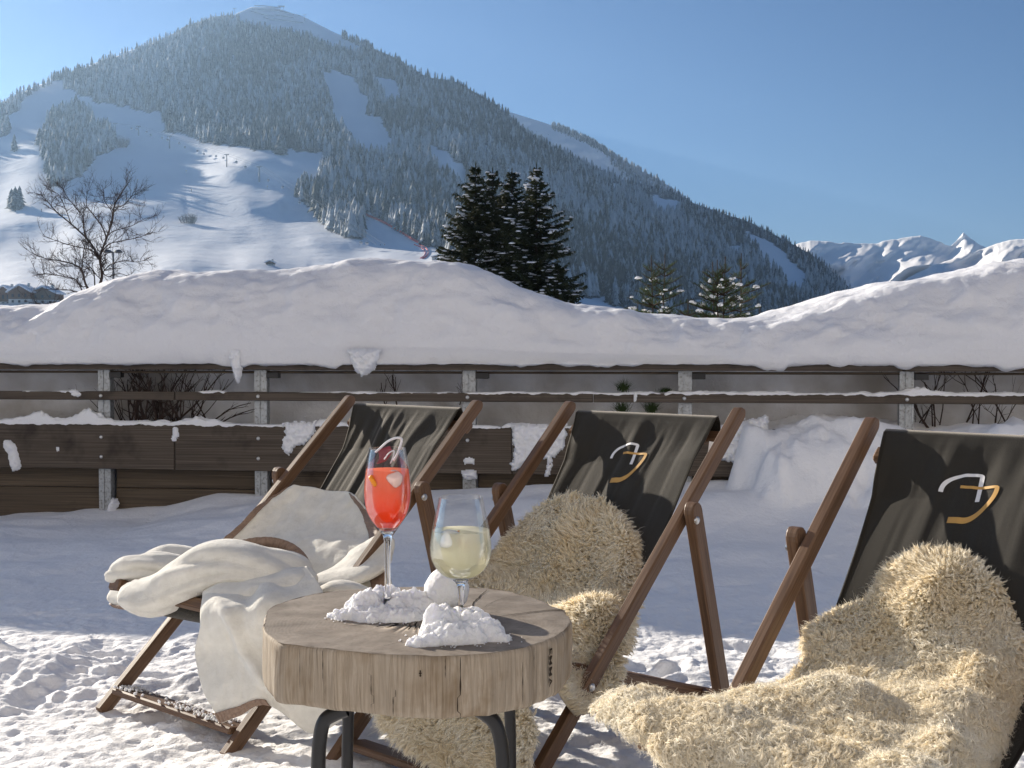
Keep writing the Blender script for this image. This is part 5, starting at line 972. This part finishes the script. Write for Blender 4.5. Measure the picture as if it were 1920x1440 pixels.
# ------------------------------------------------------------------ TREES NEAR THE TERRACE
def lump(mb, c, sx, sy, sz, r):
    n, m_ = 6, 9; V = []
    for i in range(n + 1):
        t = math.pi * i / n
        for j in range(m_):
            a = 2 * math.pi * j / m_; d = r.uniform(.82, 1.18); V.append((c[0] + sx * math.sin(t) * math.cos(a) * d, c[1] + sy * math.sin(t) * math.sin(a) * d, c[2] + sz * (math.cos(t) if i < n * .6 else math.cos(t) * .5) * d))
    mb.add(V, [[i * m_ + j, (i + 1) * m_ + j, (i + 1) * m_ + (j + 1) % m_, i * m_ + (j + 1) % m_] for i in range(n) for j in range(m_)])
def spruce(px, py_top, Y, rmax, label, seed, lean=0.0, slope_=.50):
    r = random.Random(seed); top = P(px, py_top, Y); zb_ = -6.3; root = thing('spruce_tree', label, 'spruce', (top[0], top[1], zb_), group='snowy spruces beyond the bank'); H = top[2] - zb_
    tr, Fc, U = tube([(0, 0, 0), (lean * .3, 0, H * .5), (lean, 0, H)], [.16, .09, .012], 9); MB().add(tr, Fc).build('trunk', M['bark'], root, smooth=True)
    T3 = []; sn = MB(); z = H - .05
    while z > H - 8.2:
        dz = H - z; R0 = min(rmax, .10 + slope_ * dz) * (1 + .10 * math.sin(z * 3 + seed)); nb_ = 5 if dz < .6 else 8
        for b in range(nb_):
            a = r.uniform(0, 6.28); L = R0 * r.uniform(.62, 1.12) ; el = (.75 if dz < .3 else .25 - .13 * min(dz, 3)) + r.gauss(0, .1); d = np.array([math.cos(a), math.sin(a), 0.]); sgm = max(4, int(L / .085)); prev = np.array([lean, 0, z + r.uniform(-.05, .05)])
            for i in range(1, sgm + 1):
                t = i / sgm; p = np.array([lean, 0, z]) + d * L * t + np.array([0, 0, L * (el * t - .28 * t * (1 - t) + .16 * t * t)])
                side = np.array([-d[1], d[0], 0]); wl = max(.06, .24 * (1 - t * .75)) * min(1.3, .5 + R0)
                for sg in (-1, 1):
                    for rep_ in range(3):
                        e = p + side * sg * wl * r.uniform(.5, 1.1) + d * r.uniform(.02, .14) + np.array([0, 0, -r.uniform(.0, .13)]); ax = e - p; w = np.cross(ax, [r.gauss(0, .4), r.gauss(0, .4), 1]); w = w / (np.linalg.norm(w) + 1e-9) * r.uniform(.024, .046); mid = p + ax * .45; T3.append((p, mid + w, e, mid - w))
                e = p + d * .10 + np.array([0, 0, r.uniform(-.02, .05)]); w = side * .022; T3.append((prev, (prev + e) / 2 + w, e, (prev + e) / 2 - w)); w2 = np.array([0, 0, .02]); T3.append((prev, (prev + e) / 2 + w2, e, (prev + e) / 2 - w2)); prev = p
                if r.random() < .15 and dz > .1 and t > .25:
                    for q in range(r.randint(1, 2)): lump(sn, p + np.array([r.gauss(0, .05), r.gauss(0, .05), .022]), r.uniform(.04, .14), r.uniform(.04, .12), r.uniform(.014, .045), r)
        z -= r.uniform(.10, .17)
    for k in range(5): a = r.uniform(0, 6.28); p = np.array([lean, 0, H + .02 - k * .05]); T3.append((p, p + [.02, 0, .12], p + [.0, 0, .3 if k == 0 else .18], p + [-.02, 0, .12]))
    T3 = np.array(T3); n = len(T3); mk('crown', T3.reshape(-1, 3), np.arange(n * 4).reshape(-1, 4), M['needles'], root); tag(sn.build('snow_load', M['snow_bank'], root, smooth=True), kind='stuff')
spruce(892, 316, 44, 1.30, 'left spruce of the dark snowy group, its top highest on the left', 1)
spruce(921, 325, 46, 1.15, 'slim spruce between the left one and the middle one of the dark group', 2, .05)
spruce(960, 326, 45, 1.25, 'middle spruce of the dark snowy group beyond the bank', 3)
spruce(1006, 318, 43, 1.50, 'right spruce of the dark group with the longest side branches', 4, 0, .46)
spruce(1046, 500, 42, 1.05, 'low spruce at the right foot of the dark group', 6)
def young_fir(px, py_top, Y, spread_, label, seed, leaders=((0, 0),), sparse=1.0):
    r = random.Random(seed); top = P(px, py_top, Y); zb_ = -1.2; root = thing('young_fir', label, 'fir', (top[0], top[1], zb_), group='young firs behind the snow bank'); H = top[2] - zb_; tk = MB(); N3 = []; sn = MB()
    def twig(p0, p1, nl=.020, dn=330):
        L = np.linalg.norm(p1 - p0); ax = (p1 - p0) / L; k = int(L * dn)
        for i in range(k):
            p = p0 + ax * L * r.random(); v = np.array([r.gauss(0, 1), r.gauss(0, 1), r.gauss(0.25, 1)]); v -= ax * (v @ ax); v /= np.linalg.norm(v) + 1e-9; e = p + (v * .75 + ax * .75) * nl * r.uniform(.6, 1.1); w = np.cross(ax, v) * .0013; N3.append((p - w, p + w, e))
    for (lx, dzl) in leaders:
        kpx = Y / F; pts = [np.array([0, 0, 0.]), np.array([lx * kpx * .3, 0, H * .55]), np.array([lx * kpx, 0, H - dzl * kpx - .02])]; q = crom(np.array(pts), 14); tk.add(*tube(q, np.linspace(.016, .0035, 14), 6)); twig(q[-3], q[-1], .014, 200)
        z = q[-1][2] - .13
        while z > H - .85:
            c = np.array([np.interp(z, q[:, 2], q[:, 0]), 0, z]); dz = q[-1][2] - z; L0 = min(spread_, .03 + .55 * dz)
            for b in range(int(5 * sparse) + r.randint(0, 1)):
                a = r.uniform(0, 6.28); L = L0 * r.uniform(.6, 1.15); el = max(.1, .75 - dz * 1.1); e = c + np.array([math.cos(a) * L, math.sin(a) * L, L * el]); tk.add(*tube([c, (c + e) / 2 + [0, 0, -.01], e], [.004, .003, .0015], 4)); twig(c + (e - c) * .15, e)
                for s_ in (.35, .55, .75):
                    if L > .1:
                        for sg in (-1, 1):
                            p = c + (e - c) * s_; dd_ = np.array([-math.sin(a) * sg, math.cos(a) * sg, .15]) + (e - c) / L * .9; e2 = p + dd_ / np.linalg.norm(dd_) * L * .38 * (1.2 - s_); twig(p, e2)
                            if r.random() < .06 * (dz > .22): lump(sn, e2 + [0, 0, .008], r.uniform(.010, .024), r.uniform(.010, .022), r.uniform(.008, .018), r)
                if r.random() < .20 and dz > .24: p = c + (e - c) * r.uniform(.4, .95); lump(sn, p + [0, 0, .010], r.uniform(.014, .036), r.uniform(.014, .03), r.uniform(.012, .024), r)
            z -= r.uniform(.05, .085)
    N3 = np.array(N3); tk.build('trunk', M['bark'], root, smooth=True); mk('needles', N3.reshape(-1, 3), np.arange(len(N3) * 3).reshape(-1, 3), M['fir_needles'], root); tag(sn.build('snow_load', M['snow_small'], root, smooth=True), kind='stuff')
young_fir(1234, 471, 9.6, .30, 'left young fir with two leaders and round snow lumps', 3, ((13, 0), (-13, 3)))
young_fir(1350, 476, 9.4, .30, 'middle young fir with three short leaders and snow lumps', 5, ((-5, 6), (10, 0), (-14, 10)))
young_fir(1388, 470, 9.7, .24, 'right young fir with one tall bare leader', 8, ((2, 0),), .7)
young_fir(1290, 556, 9.2, .22, 'low fir top in the gap between the two larger young firs', 11)
young_fir(1196, 560, 9.9, .20, 'low fir top at the left foot of the young firs', 13)
young_fir(1425, 566, 9.8, .18, 'low fir top at the right foot of the young firs', 14)
# bare deciduous tree on the left
def bare_tree():
    Y0 = 30.; b = P(178, 560, Y0); zb_ = -6.2; root = thing('bare_tree', 'large leafless tree with many fine twigs beyond the left end of the bank', 'tree', (b[0], Y0, zb_)); O = np.array([b[0], Y0, zb_]); r = random.Random(11); tk = MB(); tw = MB()
    def px(p): return (p[0] / 4.5, 300 + p[1] / 4.5)
    limbs = [([(830, 1090), (860, 980), (845, 850), (850, 790), (900, 660), (950, 500), (960, 400), (1010, 300), (1080, 200)], .050, .0), ([(845, 850), (790, 740), (720, 650), (600, 540), (480, 440), (400, 350), (340, 290)], .036, .5), ([(720, 650), (705, 560), (700, 480), (640, 400), (560, 300), (520, 200)], .022, -.3),
             ([(770, 1130), (720, 1040), (690, 930), (620, 880), (500, 850), (380, 830), (260, 780)], .038, -.5), ([(690, 930), (700, 830), (715, 700)], .022, .1), ([(760, 1150), (700, 1110), (640, 1010), (520, 980), (400, 960), (320, 970)], .024, -.8), ([(740, 1140), (600, 1100), (450, 1090), (300, 1100)], .018, .6), ([(700, 1225), (500, 1215), (370, 1220), (200, 1190)], .022, -.4),
             ([(850, 790), (920, 710), (1040, 680), (1180, 650), (1260, 610)], .020, -.6), ([(880, 930), (940, 880), (1050, 850), (1150, 860), (1240, 840)], .020, .6), ([(890, 660), (960, 600), (1100, 560), (1230, 490)], .018, .3), ([(900, 660), (860, 560), (780, 450), (730, 380), (740, 250)], .026, -.2), ([(950, 500), (940, 430), (880, 340), (870, 250)], .018, -.6),
             ([(800, 1060), (790, 950), (740, 880), (700, 860)], .022, .4), ([(830, 830), (770, 760), (640, 730), (500, 690), (360, 640)], .020, .8), ([(600, 540), (560, 430), (500, 300), (430, 260)], .016, -.3), ([(960, 400), (1040, 380), (1120, 300), (1160, 290)], .014, .4), ([(845, 900), (900, 980), (1020, 960), (1130, 1010)], .016, .5)]
    def twigs(p, d, L, rad, lv):
        n = 4; pts = [p]; dd_ = np.array(d)
        for i in range(n): dd_ = dd_ + np.array([r.gauss(0, .15), r.gauss(0, .15), r.gauss(.04, .13)]); dd_ /= np.linalg.norm(dd_); pts.append(pts[-1] + dd_ * L / n)
        tw.add(*tube(pts, np.linspace(rad, rad * .5, n + 1), 4, cap=False))
        if lv > 0:
            for k in range(r.randint(3, 5)):
                i = r.randint(1, n); v = np.array([r.gauss(0, 1), r.gauss(0, 1), r.gauss(.25, .8)]); v = v / np.linalg.norm(v) * .8 + dd_; twigs(pts[i], v / np.linalg.norm(v), L * r.uniform(.45, .75), rad * .62, lv - 1)
    for pts, rad, dep in limbs:
        m_ = len(pts); q = np.array([P(*px(p), Y0 + dep * (i / (m_ - 1)) * 1.6) for i, p in enumerate(pts)]) - O; q = crom(q, m_ * 5); n = len(q); rad *= .8; rr = np.linspace(rad, max(.006, rad * .26), n); tk.add(*tube(q, rr, 7))
        for i in range(4, n):
            if r.random() < .9:
                T = q[i] - q[i - 1]; T /= np.linalg.norm(T); v = np.array([r.gauss(0, 1), r.gauss(0, 1), r.gauss(.2, .8)]); v = v / np.linalg.norm(v) * .9 + T * .8; twigs(q[i], v / np.linalg.norm(v), r.uniform(.16, .42), max(.0060, rr[i] * .38), 2)
    for p0, p1, rad in [((770, 1130), (795, 1500), .05), ((830, 1090), (800, 1500), .055), ((760, 1150), (792, 1500), .03), ((740, 1140), (790, 1500), .022), ((700, 1225), (785, 1500), .03)]:
        a = P(*px(p0), Y0) - O; b_ = P(*px(p1), Y0) - O; tk.add(*tube([a, (a + b_) / 2 + [.02, 0, 0], b_], [rad, rad * 1.25, rad * 1.6], 8))
    a = P(177, 630, Y0) - O; tk.add(*tube([a, [a[0] * .9, 0, a[2] * .5], [0, 0, 0]], [.11, .14, .2], 9)); tk.build('trunk', M['bark_grey'], root, smooth=True); tw.build('twigs', M['twig'], root)
bare_tree()
# ------------------------------------------------------------------ THINGS ON THE MOUNTAIN
def gnd(px, py): return P(px, py, Yd(px, py))
def ground_z_at(x, y): pass
def far_conifer(px, py, hpx, label, seed, wide=.30):
    g_ = gnd(px, py); h = hpx * g_[1] / F; root = thing('conifer', label, 'conifer', tuple(g_)); r = random.Random(seed); V = []; Fc = []; n = 0
    for k in range(13):
        z0 = .06 + .88 * k / 13; rad = wide * (1 - z0) ** .8 + .01; z1 = min(1, z0 + .17); V.append((0, 0, z1)); ns = 14
        for j in range(ns): a = 2 * math.pi * j / ns + k; q = rad * (1.1 if j % 2 else .55) * r.uniform(.7, 1.25); V.append((q * math.cos(a), q * math.sin(a), z0 - .02 * (j % 2)))
        for j in range(ns): Fc.append((n, n + 1 + j, n + 1 + (j + 1) % ns))
        n += ns + 1
    mk('crown', np.array(V) * h, np.array(Fc), M['far_tree'], root, attr={'tone': np.clip(np.random.RandomState(seed).rand(len(V)) * .5 + .1, 0, 1)}); MB().add(*tube([(0, 0, -.04 * h), (0, 0, .5 * h)], [.018 * h, .01 * h], 6)).build('trunk', M['bark'], root); return root
far_conifer(22, 393, 40, 'left conifer of the small trio on the lower left slope', 1); far_conifer(29, 395, 46, 'middle and tallest conifer of the small trio on the lower left slope', 2); far_conifer(37, 390, 42, 'right conifer of the small trio on the lower left slope', 3)
far_conifer(27, 285, 34, 'lone thin larch at the far left above the lit bump', 4, .22); far_conifer(526, 291, 40, 'single conifer standing in front of the forest edge above the piste', 5, .34); far_conifer(75, 273, 34, 'lone conifer just left of the tree clump on the upper left slope', 6, .30)
def far_bush(px, py, wpx, hpx, label, seed):
    g_ = gnd(px, py); k = g_[1] / F; root = thing('bush', label, 'bush', tuple(g_)); r = random.Random(seed); m = MB()
    for i in range(150):
        a = r.uniform(0, 6.28); q = math.sqrt(r.random()) * wpx * k * .35; p = np.array([math.cos(a) * q, math.sin(a) * q, 0]); d = np.array([math.cos(a) * .55 * q / (wpx * k * .35), math.sin(a) * .5, 1.]); d /= np.linalg.norm(d); L = hpx * k * r.uniform(.6, 1) * (1 - .35 * (q / (wpx * k * .35)) ** 2); m.add(*tube([p, p + d * L * .5, p + d * L + [r.gauss(0, .3), 0, 0]], [.10, .08, .05], 3, cap=False))
        for t in (.4, .6, .8):
            b = p + d * L * t; m.add(*tube([b, b + np.array([r.gauss(0, 1), r.gauss(0, 1), .8]) * L * .22], [.07, .04], 3, cap=False))
    m.build('branches', M['far_bush'], root)
far_bush(352, 419, 36, 22, 'round frosted bush alone in the middle of the shaded slope', 1); far_bush(229, 277, 26, 26, 'frosted bare bush at the right end of the upper tree clump', 2)
M['lift_steel'] = plain('lift_steel', (.16, .17, .18), .5, .5, .5); M['cabin'] = plain('cabin_shell', (.62, .60, .58), .25, .6, .2); M['cabin_glass'] = plain('cabin_glass', (.05, .06, .07), .1, .6); M['red_net'] = plain('red_net', (.70, .04, .03), .7); M['yellow'] = plain('snow_gun_yellow', (.62, .50, .30), .6)
PYL = [(216, 252, 20, 'highest lift pylon above the lit crest'), (260, 254, 17, 'second lift pylon on the lit crest'), (318, 278, 22, 'third lift pylon on the lit band of the piste'), (425, 313, 23, 'fourth lift pylon in the middle of the piste'), (486, 341, 28, 'fifth lift pylon near the forest corner'), (640, 442, 30, 'lowest lift pylon in front of the snowy firs')]
tops = []
for px, py, h, lab in PYL:
    g_ = gnd(px, py); k = g_[1] / F; H = h * k; w = 9 * k; root = thing('lift_pylon', lab, 'lift pylon', tuple(g_), group='gondola lift pylons'); MB().add(*tube([(0, 0, -1), (0, 0, H)], [.75, .5], 8)).build('mast', M['lift_steel'], root); MB().add(*beam((-w / 2, 0, H), (w / 2, 0, H), (0, .9, 0), (0, 0, .9), .1)).build('cross_arm', M['lift_steel'], root); tops.append(g_ + np.array([0, 0, H]))
tops = np.array(tops)
CAB = [(155, 178 + 60), (247, 241), (256, 242), (275, 247), (283, 253), (304, 258), (314, 262), (336, 269), (347, 276), (370, 283), (382, 289), (405, 293), (419, 296), (443, 304), (460, 313), (503, 338), (530, 351), (562, 380), (577, 383), (616, 413), (629, 415), (677, 455), (688, 456)][1:]
first = None
for i, (px, py) in enumerate(CAB):
    g_ = gnd(px, py + 11); k = g_[1] / F; c = P(px, py, g_[1] - 4); s_ = (2.2 if py < 300 else 2.6 if py < 400 else 3.2) * k; lab = 'gondola cabin number %d from the top, hanging over the piste' % (i + 1); lab = ['gondola cabin ' + x for x in ('highest of all on the lit crest', 'just below the highest one', 'left one of the pair over the bright crest', 'right one of the pair over the bright crest', 'left one just before the third pylon', 'right beside the third pylon top', 'first one right of the third pylon', 'second one right of the third pylon', 'third one right of the third pylon', 'fourth one right of the third pylon', 'two before the fourth pylon', 'right beside the fourth pylon arm', 'first one below the fourth pylon', 'second one below the fourth pylon', 'first one below the fifth pylon', 'second one below the fifth pylon', 'left one above the firs at the forest corner', 'right one above the firs at the forest corner', 'left one against the lower snowy firs', 'beside the arm of the lowest pylon', 'left one of the lowest pair by the valley', 'right one of the lowest pair by the valley')][i]
    if first is None:
        root = thing('gondola_cabin', lab, 'gondola', tuple(c), group='gondola cabins'); first = root; V, Fc = lathe([(.001, -1), (.55, -.95), (.85, -.6), (1, -.05)], 14); MB().add(V, Fc).build('shell', M['cabin'], root, smooth=True); V, Fc = lathe([(1, -.05), (.98, .35)], 14); MB().add(V, Fc).build('window_band', M['cabin_glass'], root, smooth=True)
        V, Fc = lathe([(.98, .35), (.7, .75), (.25, .9), (.001, .92)], 14); MB().add(V, Fc).build('cap', M['cabin'], root, smooth=True); MB().add(*tube([(0, 0, .9), (0, 0, 2.1)], [.10, .10], 5)).build('hanger', M['lift_steel'], root)
    else:
        root = first.copy(); COL.objects.link(root); root['label'] = lab; root.location = tuple(c)
        for ch in first.children: d = ch.copy(); COL.objects.link(d); d.parent = root
    root.scale = (s_, s_, s_)
for sgn_ in (-1, 1):
    cpts = tops + np.array([sgn_ * 3.5, 0, .5]); q = np.concatenate([[cpts[0] + (cpts[0] - cpts[1]) * .6], cpts, [cpts[-1] + (cpts[-1] - cpts[-2]) * .35]]); m = MB(); m.add(*tube(q, .10, 4)); tag(m.build('lift_cable', M['lift_steel'], origin=tuple(q[0])), ('left' if sgn_ < 0 else 'right') + ' of the two gondola cables running down the piste', 'cable')
# red net fence
def ribbon(name, pts, h, mat, label, cat, n=80):
    q = crom(np.array(pts, float), n); g_ = np.array([gnd(a, b) for a, b in q]); hh_ = h * g_[:, 1] / F; G = np.stack([g_ - [0, 0, .3], g_ + np.stack([0 * hh_, 0 * hh_, hh_], 1)], 1); Gb = G[:, ::-1] + [0, .25, 0]; G = np.concatenate([G, Gb, G[:, :1]], 1); o = mk(name, G.reshape(-1, 3), grid_faces(*G.shape[:2]), mat, origin=tuple(g_[0])); return tag(o, label, cat)
ribbon('safety_net', [(684, 404), (715, 417), (745, 433), (770, 449), (785, 457)], 5.0, M['red_net'], 'tall red safety net along the forest edge of the lower piste', 'net')
ribbon('safety_net', [(785, 459), (797, 465), (803, 473), (800, 481), (792, 486)], 2.4, M['red_net'], 'red net fence curving round the lower right end of the piste', 'net')
ribbon('safety_net', [(776, 459), (790, 465), (797, 473), (795, 480), (788, 485)], 1.8, M['red_net'], 'inner red net fence curving beside the outer one at the piste end', 'net')
# avalanche barriers at the summit
M['barrier'] = plain('barrier_steel', (.20, .23, .27), .7)
for i, (pts, lab) in enumerate([([(478, 13), (495, 13), (512, 15), (528, 17)], 'highest avalanche barrier on the summit snow'), ([(474, 19), (490, 20), (520, 22), (540, 26), (552, 29)], 'second avalanche barrier below the summit'), ([(472, 23), (485, 27), (500, 31), (515, 33)], 'third avalanche barrier, short one at left'), ([(518, 31), (535, 33), (552, 36)], 'fourth avalanche barrier, short one at right'), ([(496, 35), (510, 39), (530, 40), (550, 43), (570, 45)], 'lowest avalanche barrier above the forest edge')]):
    q = crom(np.array(pts, float), 24); g_ = np.array([gnd(a, b + 1) for a, b in q]) - [0, 8, 0]; m = MB(); m.add(*tube(g_ + [0, 0, 1.2], 1.0, 5)); m.build('rail_band', M['barrier']).name = 'avalanche_barrier'; o = bpy.data.objects['avalanche_barrier' if i == 0 else 'avalanche_barrier.%03d' % i]; tag(o, lab, 'barrier', 'avalanche barriers on the summit')
for px, py, lab in ((440, 26, 'lift mast left of the snowy summit'), (571, 40, 'small lift mast on the right summit ridge')):
    g_ = gnd(px, max(py, s1(px) + 1)); root = thing('lift_mast', lab, 'lift mast', tuple(g_)); MB().add(*tube([(0, 0, -3), (0, 0, 13)], [.6, .4], 6)).build('mast', M['lift_steel'], root); MB().add(*beam((-4, 0, 13), (4, 0, 13), (0, .8, 0), (0, 0, .8), .1)).build('cross_arm', M['lift_steel'], root)
g_ = gnd(528, s1(528) + 1); root = thing('lift_station', 'dark lift station bar on the summit right of the barriers', 'lift station', tuple(g_)); MB().add(*beam((-8, 0, 8), (7, 0, 7.6), (0, 3, 0), (0, 0, 1.6), .1)).build('canopy', M['lift_steel'], root)
for x in (-4, 4): MB().add(*tube([(x, 0, -3), (x, 0, 8)], .5, 6)).build('mast', M['lift_steel'], root)
# chalets, hut, barn, lamp, snow guns, skiers
M['cream'] = plain('chalet_render', (.62, .60, .56), .9); M['dwood'] = plain('chalet_wood', (.16, .095, .06), .85); M['win'] = plain('chalet_window', (.04, .05, .06), .2); M['grey_fence'] = plain('grey_planks', (.20, .21, .22), .9)
def chalet(px, py, wpx, hpx, label, dpt=10, rot=0.0, upper=.55, Y=None):
    g_ = gnd(px, py) if Y is None else P(px, py, Y); k = g_[1] / F; w = wpx * k; h = hpx * k; root = thing('chalet', label, 'chalet', tuple(g_), rot); rf = .36 * h; b = h - rf
    def bx(x0, x1, y0, y1, z0, z1, nm, mt, par=root): m = MB(); m.add([(x, y, z) for z in (z0, z1) for x, y in ((x0, y0), (x1, y0), (x1, y1), (x0, y1))], [[0, 3, 2, 1], [4, 5, 6, 7], [0, 1, 5, 4], [1, 2, 6, 5], [2, 3, 7, 6], [3, 0, 4, 7]]); return m.build(nm, mt, par)
    bx(-w / 2, w / 2, 0, dpt, -3, b * (1 - upper), 'ground_floor', M['cream']); m = MB(); z0 = b * (1 - upper) + .01; V = [(-w / 2 - .1, -.1, z0), (w / 2 + .1, -.1, z0), (w / 2 + .1, -.1, b), (0, -.1, h - .2), (-w / 2 - .1, -.1, b)]; V = V + [(x, dpt + .1, z) for x, _, z in V]; m.add(V, [[0, 1, 2, 3, 4], [9, 8, 7, 6, 5], [0, 5, 6, 1], [1, 6, 7, 2], [4, 9, 5, 0], [2, 7, 8, 3], [3, 8, 9, 4]]); m.build('upper_floor', M['dwood'], root)
    rr = MB(); o_ = .9; t_ = .7
    for sg in (-1, 1): V = [(0, -o_, h), (sg * (w / 2 + o_), -o_, b - .25), (sg * (w / 2 + o_), dpt + o_, b - .25), (0, dpt + o_, h)]; V = V + [(x, y, z + t_) for x, y, z in V]; rr.add(V, [[0, 1, 2, 3], [7, 6, 5, 4], [0, 4, 5, 1], [1, 5, 6, 2], [2, 6, 7, 3], [3, 7, 4, 0]])
    rr.build('snowy_roof', M['snow_far'], root)
    for fx in (-.3, 0, .3):
        bx(fx * w - .5, fx * w + .5, -.06, .02, b * (1 - upper) * .35, b * (1 - upper) * .8, 'window', M['win']); bx(fx * w - .45, fx * w + .45, -.17, -.08, z0 + b * upper * .3, z0 + b * upper * .75, 'window', M['win'])
    bx(w * .18, w * .18 + .9, dpt * .5, dpt * .5 + .9, h * .8, h + 1.3, 'chimney', M['cream'])
chalet(6, 570, 30, 33, 'grey chalet at the extreme left edge beyond the bank', upper=.8); chalet(36, 571, 40, 36, 'middle chalet with brown gable and white ground floor at far left'); chalet(80, 572, 46, 34, 'right chalet of the left row, half behind the bare tree twigs')
chalet(506, 498, 15, 9, 'tiny hut on the slope above the middle of the bank', dpt=4); chalet(826, 487, 32, 9, 'long low barn beside the dark spruces', dpt=6, upper=.2)
g_ = P(213, 555, 60); root = thing('street_lamp', 'double headed street lamp behind the bare tree', 'street lamp', (g_[0], g_[1], -6)); H = P(213, 473, 60)[2] + 6
MB().add(*tube([(0, 0, 0), (0, 0, H)], [.07, .05], 8)).build('pole', M['lift_steel'], root)
for sg in (-1, 1):
    MB().add(*tube([(0, 0, H), (sg * .12, 0, H + .05), (sg * .22, 0, H + .02)], .02, 6)).build('arm', M['lift_steel'], root); V, Fc = lathe([(.001, .14), (.12, .11), (.20, .04), (.22, -.02), (.10, -.05), (.001, -.05)], 12, (sg * .26, 0, H)); MB().add(V, Fc).build('lamp_head', M['lift_steel'], root, smooth=True)
for px, py, lab in ((258, 342, 'snow gun on the left shaded slope'), (359, 360, 'snow gun in the middle of the bright bump field'), (349, 325, 'snow gun pole right of the upper bump field'), (501, 354, 'snow gun near the fifth lift pylon'), (622, 437, 'snow gun in front of the lower snowy firs'), (78, 397, 'snow gun on the sunlit path at left')):
    g_ = gnd(px, py); k = g_[1] / F; root = thing('snow_gun', lab, 'snow gun', tuple(g_), group='snow guns beside the pistes'); MB().add(*tube([(0, 0, -.3), (0, 0, 4 * k)], [.35, .25], 6)).build('stand', M['lift_steel'], root); MB().add(*tube([(-.6 * k, 0, 4.4 * k), (.9 * k, 0, 5.4 * k)], [1.0 * k, .8 * k], 10)).build('barrel', M['yellow'], root)
def skier(px, py, label):
    g_ = gnd(px, py); root = bpy.data.meshes.new('person'); bm = bmesh.new(); pts = [(0, 0, 1.0), (0, 0, 1.45), (0, 0, 1.62), (0, 0, 1.80), (-.13, 0, .95), (-.16, -.05, .5), (-.16, 0, .05), (.13, 0, .95), (.16, -.05, .5), (.16, 0, .05), (-.24, 0, 1.42), (-.34, -.1, 1.15), (-.30, -.35, 1.05), (.24, 0, 1.42), (.34, -.1, 1.15), (.30, -.35, 1.05)]
    ed = [(0, 1), (1, 2), (2, 3), (0, 4), (4, 5), (5, 6), (0, 7), (7, 8), (8, 9), (1, 10), (10, 11), (11, 12), (1, 13), (13, 14), (14, 15)]; root.from_pydata([(x, y, z) for x, y, z in pts], ed, []); o = bpy.data.objects.new('person', root); COL.objects.link(o); o.location = tuple(g_); bm.free()
    sk = o.modifiers.new('skin', 'SKIN'); rad = [.17, .20, .07, .13, .10, .08, .06, .10, .08, .06, .08, .06, .05, .08, .06, .05]
    for v, q in zip(root.skin_vertices[0].data, rad): v.radius = (q, q)
    root.skin_vertices[0].data[0].use_root = True; o.modifiers.new('s', 'SUBSURF').levels = 1; root.materials.append(plain('dark_ski_clothes', (.03, .03, .05), .7)); tag(o, label, 'person', 'skiers standing on the lower piste')
skier(713, 461, 'left skier in dark clothes standing on the lower piste'); skier(721, 461, 'right skier in dark clothes standing on the lower piste')
